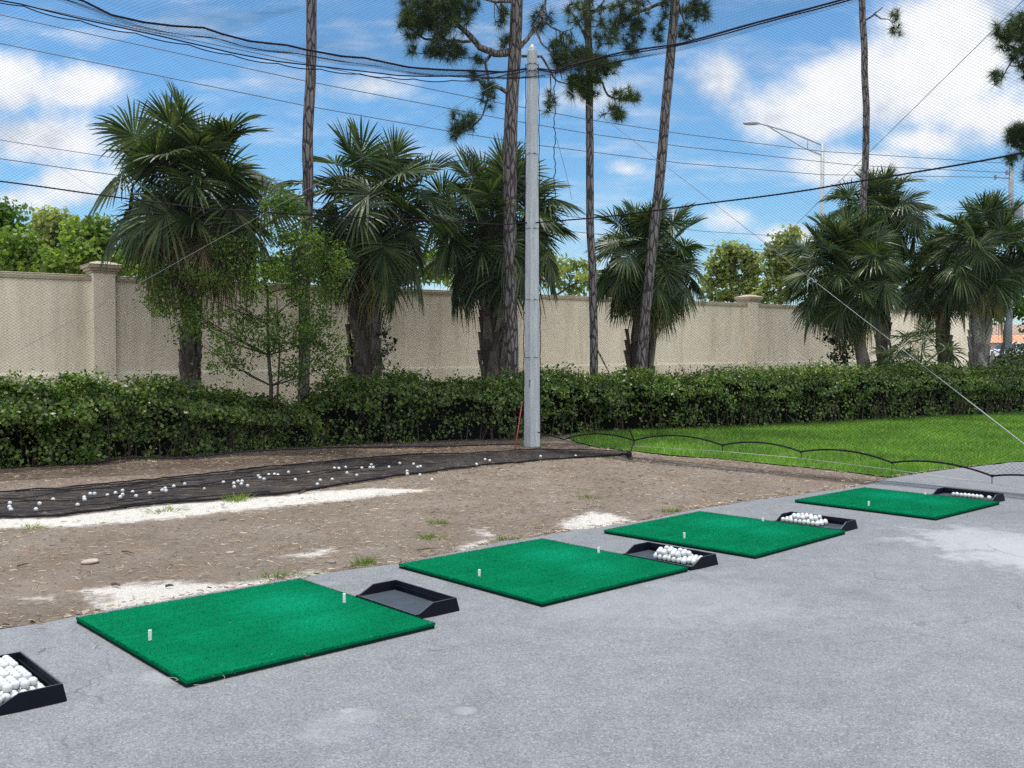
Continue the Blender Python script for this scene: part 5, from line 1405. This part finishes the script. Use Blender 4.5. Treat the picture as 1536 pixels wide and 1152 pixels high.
stick(248, 879, 260, 878, .010, 'short bark piece in the middle of the sand by the largest mat')
stick(26, 849, 42, 845, .007, 'twig left of and below the pinkish stone')
stick(448, 740, 462, 733.5, .010, 'pale stick on the netting hem')
stick(626, 825, 655, 822, .006, 'thin twig at the mulch edge above the second mat')

# ------------------------------------------------------------------ beyond: lamp, power line, vehicle, building
sheet('road', [(-80, 19.5), (70, 97), (70, 116), (-80, 40)], -0.045, M['road'], 'road running behind the wall')
LY = 41.0
lt = at(1234, 214, LY); lamp = empty('street_lamp', (lt.x, lt.y, 0)); lo_ = V(lt.x, lt.y, 0)
b = MB(); b.tube([V(0, 0, -.1), V(0, 0, lt.z)], [.11, .075], 12); b.build('post', M['galv'], lamp, smooth=True)
e1, e2 = at(1150, 188, LY)-lo_, at(1136, 184.5, LY)-lo_
b = MB(); b.tube([V(0, 0, lt.z-.12), at(1190, 200, LY)-lo_, e1, e2], .032, 8)
b.tube([V(0, 0, lt.z-.55), at(1200, 219, LY)-lo_, at(1168, 199, LY)-lo_, e1], .028, 8)
b.tube([at(1211.5, 207.5, LY)-lo_, at(1211.5, 226, LY)-lo_+V(0, 0, .03)], .02, 6); b.build('arm', M['galv'], lamp, smooth=True)
hd = at(1127, 185, LY)-lo_
b = MB(); b.lathe([(0.02, .07), (.14, .05), (.17, .0), (.14, -.05), (.0, -.06)], 12); b.v = [(x*2.2+hd.x, y+hd.y, z+hd.z) for x, y, z in b.v]; b.build('lamp_head', M['galv'], lamp, smooth=True)
tag(lamp, 'grey street lamp with a long braced arm reaching left above the palms', 'street lamp')

UY = 46.0
ut = at(1517, 252, UY); upole = empty('utility_pole', (ut.x, ut.y, 0))
b = MB(); b.tube([V(0, 0, -.1), V(0, 0, ut.z)], [.16, .11], 12); b.build('post', M['woodpole'], upole, smooth=True)
b = MB()
for (px, py) in ((1510, 245), (1510, 259), (1493, 266)):
    p = at(px, py, UY)-V(ut.x, ut.y, 0); b.tube([V(0, 0, p.z-.06), p], .03, 6); b.tube([p-V(0, 0, .1), p+V(0, 0, .10)], .06, 8)
b.build('crossarm', M['insul'], upole)
b = MB(); b.lathe([(0, 0), (.2, 0), (.22, .05), (.22, .6), (.1, .66), (0, .66)], 12); b.v = [(x+.3, y-.1, z+ut.z-2.4) for x, y, z in b.v]; b.build('transformer', M['insul'], upole, smooth=True)
tag(upole, 'grey utility pole at the right edge carrying the power lines', 'utility pole')
def pline(pts_px, zc, label, r=.012):
    """left end picture x=0, right end on the pole; same height at both ends"""
    (x0, y0), (x1, y1) = pts_px
    Bp = at(x1, y1, UY); z = Bp.z
    d = ray(x0, y0); t = (z-H)/d.z; A = H and V(d.x*t, d.y*t, z)
    A2 = A+(A-Bp)*.25
    wire('power_line', [A2, A, Bp], r, M['powerwire'], label, 'power line', 'power lines above the palms', sag=0.0)
def pline2(pts_px, label, r):
    Y0, Y1 = 25.5, UY
    q = []
    for (px, py) in pts_px:
        # straight run in plan from the left to the pole
        xl, yl = -13.6, 25.3; xr, yr = at(1510, 250, UY).x, UY
        rr = ray(px, py); dxp, dyp = xr-xl, yr-yl
        t = (xl*dyp-yl*dxp)/(rr.x*dyp-rr.y*dxp); q.append(V(rr.x*t, rr.y*t, H+rr.z*t))
    b = MB(); b.tube(q, r, 5); o = b.build('power_line', M['powerwire']); tag(o, label, 'power line', 'power lines above the palms')
pline2([(-200, -42), (0, 0), (200, 42), (512, 106), (720, 149), (880, 179), (1024, 201), (1232, 227), (1510, 245)], 'topmost power line, merging with the net rope at the left', .013)
pline2([(-200, -26), (0, 22), (451, 120), (512, 132), (758, 179), (880, 200), (1024, 220), (1281, 248), (1510, 259)], 'middle one of the three upper power lines', .013)
pline2([(-200, 22), (0, 65), (455, 158), (668, 196), (807, 218), (1024, 245), (1232, 262), (1493, 266)], 'lowest of the three upper power lines, crossing the sky above the palms', .013)
pline2([(-200, 176), (0, 210), (153, 234), (600, 296), (1055, 347), (1170, 354), (1517, 372)], 'thin upper line of the two low cables behind the palm crowns', .009)
pline2([(-200, 205), (0, 238), (125, 256), (600, 320), (1055, 368), (1177, 377), (1517, 392)], 'thicker lower line of the two low cables behind the palm crowns', .012)

def mk_car():
    cY = 100.0; o0 = at(1478, 535, cY); root = empty('pickup_truck', (o0.x+2.55, cY, 0.0))
    zb = .42
    prof = [(-2.6, .42), (-2.62, .80), (-2.5, 1.02), (-1.25, 1.14), (-.45, 1.78), (-.2, 1.86), (.95, 1.86), (1.1, 1.80), (1.25, 1.16), (2.75, 1.14), (2.78, .45)]
    b = MB(); n = len(prof); ins = .12
    L_ = []; Rr = []
    for x, z in prof:
        k_ = .20 if z > 1.3 else 0
        L_.append((x, -.95+k_, z)); Rr.append((x, .95-k_, z))
    b.add(L_+Rr, [tuple(range(n)), tuple(reversed(range(n, 2*n)))]+[(j, n+j, n+(j+1) % n, (j+1) % n) for j in range(n)])
    o = b.build('body', M['carpaint'], root); bevel(o, .05, 3)
    b = MB(); b.quad((-1.2, -.78, 1.20), (-1.2, .78, 1.20), (-.50, .70, 1.77), (-.50, -.70, 1.77)); b.v = [(x-.03, y, z+.03) for x, y, z in b.v]; b.build('windscreen', M['glass'], root)
    for sy in (-1, 1):
        for (xa, xb, xc, xd) in ((-.98, .0, .0, -.42), (.06, 1.05, .95, .06)):
            b = MB(); b.quad((xa, sy*.955, 1.18), (xb, sy*.955, 1.18), (xc, sy*.775, 1.74), (xd, sy*.775, 1.74)); b.build('side_window', M['glass'], root)
        for x in (-1.75, 1.75):
            b = MB(); b.lathe([(.0, -.12), (.22, -.12), (.37, -.10), (.38, 0), (.37, .1), (.22, .12), (0, .12)], 20)
            b.v = [(xx+x, zz+sy*.88, yy+.38) for xx, yy, zz in b.v]; w_ = b.build('wheel', M['tyre'], root, smooth=True)
            b = MB(); b.lathe([(.0, -.01), (.2, -.01), (.22, .01), (0, .02)], 16); b.v = [(xx+x, sy*(.99+abs(zz)*.2)+.0, yy+.38) for xx, yy, zz in b.v]; rr = b.build('rim', M['chrome'], w_)
        b = MB(); b.box((-2.56, sy*.72, .88), .12, .32, .16); b.build('headlight', M['lampglass'], root)
        b = MB(); b.box((2.75, sy*.86, .95), .08, .12, .3); b.build('tail_light', M['taillamp'], root)
        b = MB(); b.box((-.9, sy*1.05, 1.24), .1, .18, .16); b.build('mirror', M['carpaint'], root)
    b = MB(); b.box((-2.66, 0, .52), .12, 1.7, .16); b.build('bumper', M['chrome'], root)
    tag(root, 'white pickup truck parked beyond the hedge at the far right', 'pickup truck')
    root.rotation_euler.z = math.radians(14); root.location.z = 1.12
mk_car()
sheet('parking_lot', [(18, 38), (90, 38), (90, 66), (18, 66)], -0.02, M['road'], 'dark parking area beyond the far right end of the hedge')
b = MB(); b.box((75, 128, .5), 110, 66, 1.24); o = b.build('embankment', M['road']); tag(o, 'low raised roadway under the white pickup', kind='structure')
hY = 128.0; hp = at(1545, 535, hY)
house = empty('building', (hp.x+2, hY, 1.1))
b = MB(); b.box((0, 0, 1.1), 30, 9, 2.2); b.box((0, 3, 2.6), 26, 4, 4.2); b.build('wall', M['housewall'], house)
b = MB(); b.add([(-15.6, -5.4, 2.2), (15.6, -5.4, 2.2), (15.6, .9, 2.2), (-15.6, .9, 2.2), (-14, .9, 3.35), (14, .9, 3.35)], [(0, 1, 5, 4), (1, 2, 5), (2, 3, 4, 5), (3, 0, 4), (3, 2, 1, 0)]); b.build('roof', M['orangeroof'], house)
for x in (-12, -8, -4, 0, 4, 8, 12):
    b = MB(); b.box((x, -4.53, 1.2), 1.3, .08, 1.2); w_ = b.build('window', M['glass'], house)
    b = MB(); b.box((x, -4.56, .56), 1.5, .12, .08); b.build('sill', M['housewall'], w_)
tag(house, 'low building with terracotta roof far off at the right edge', 'building')
b = MB()
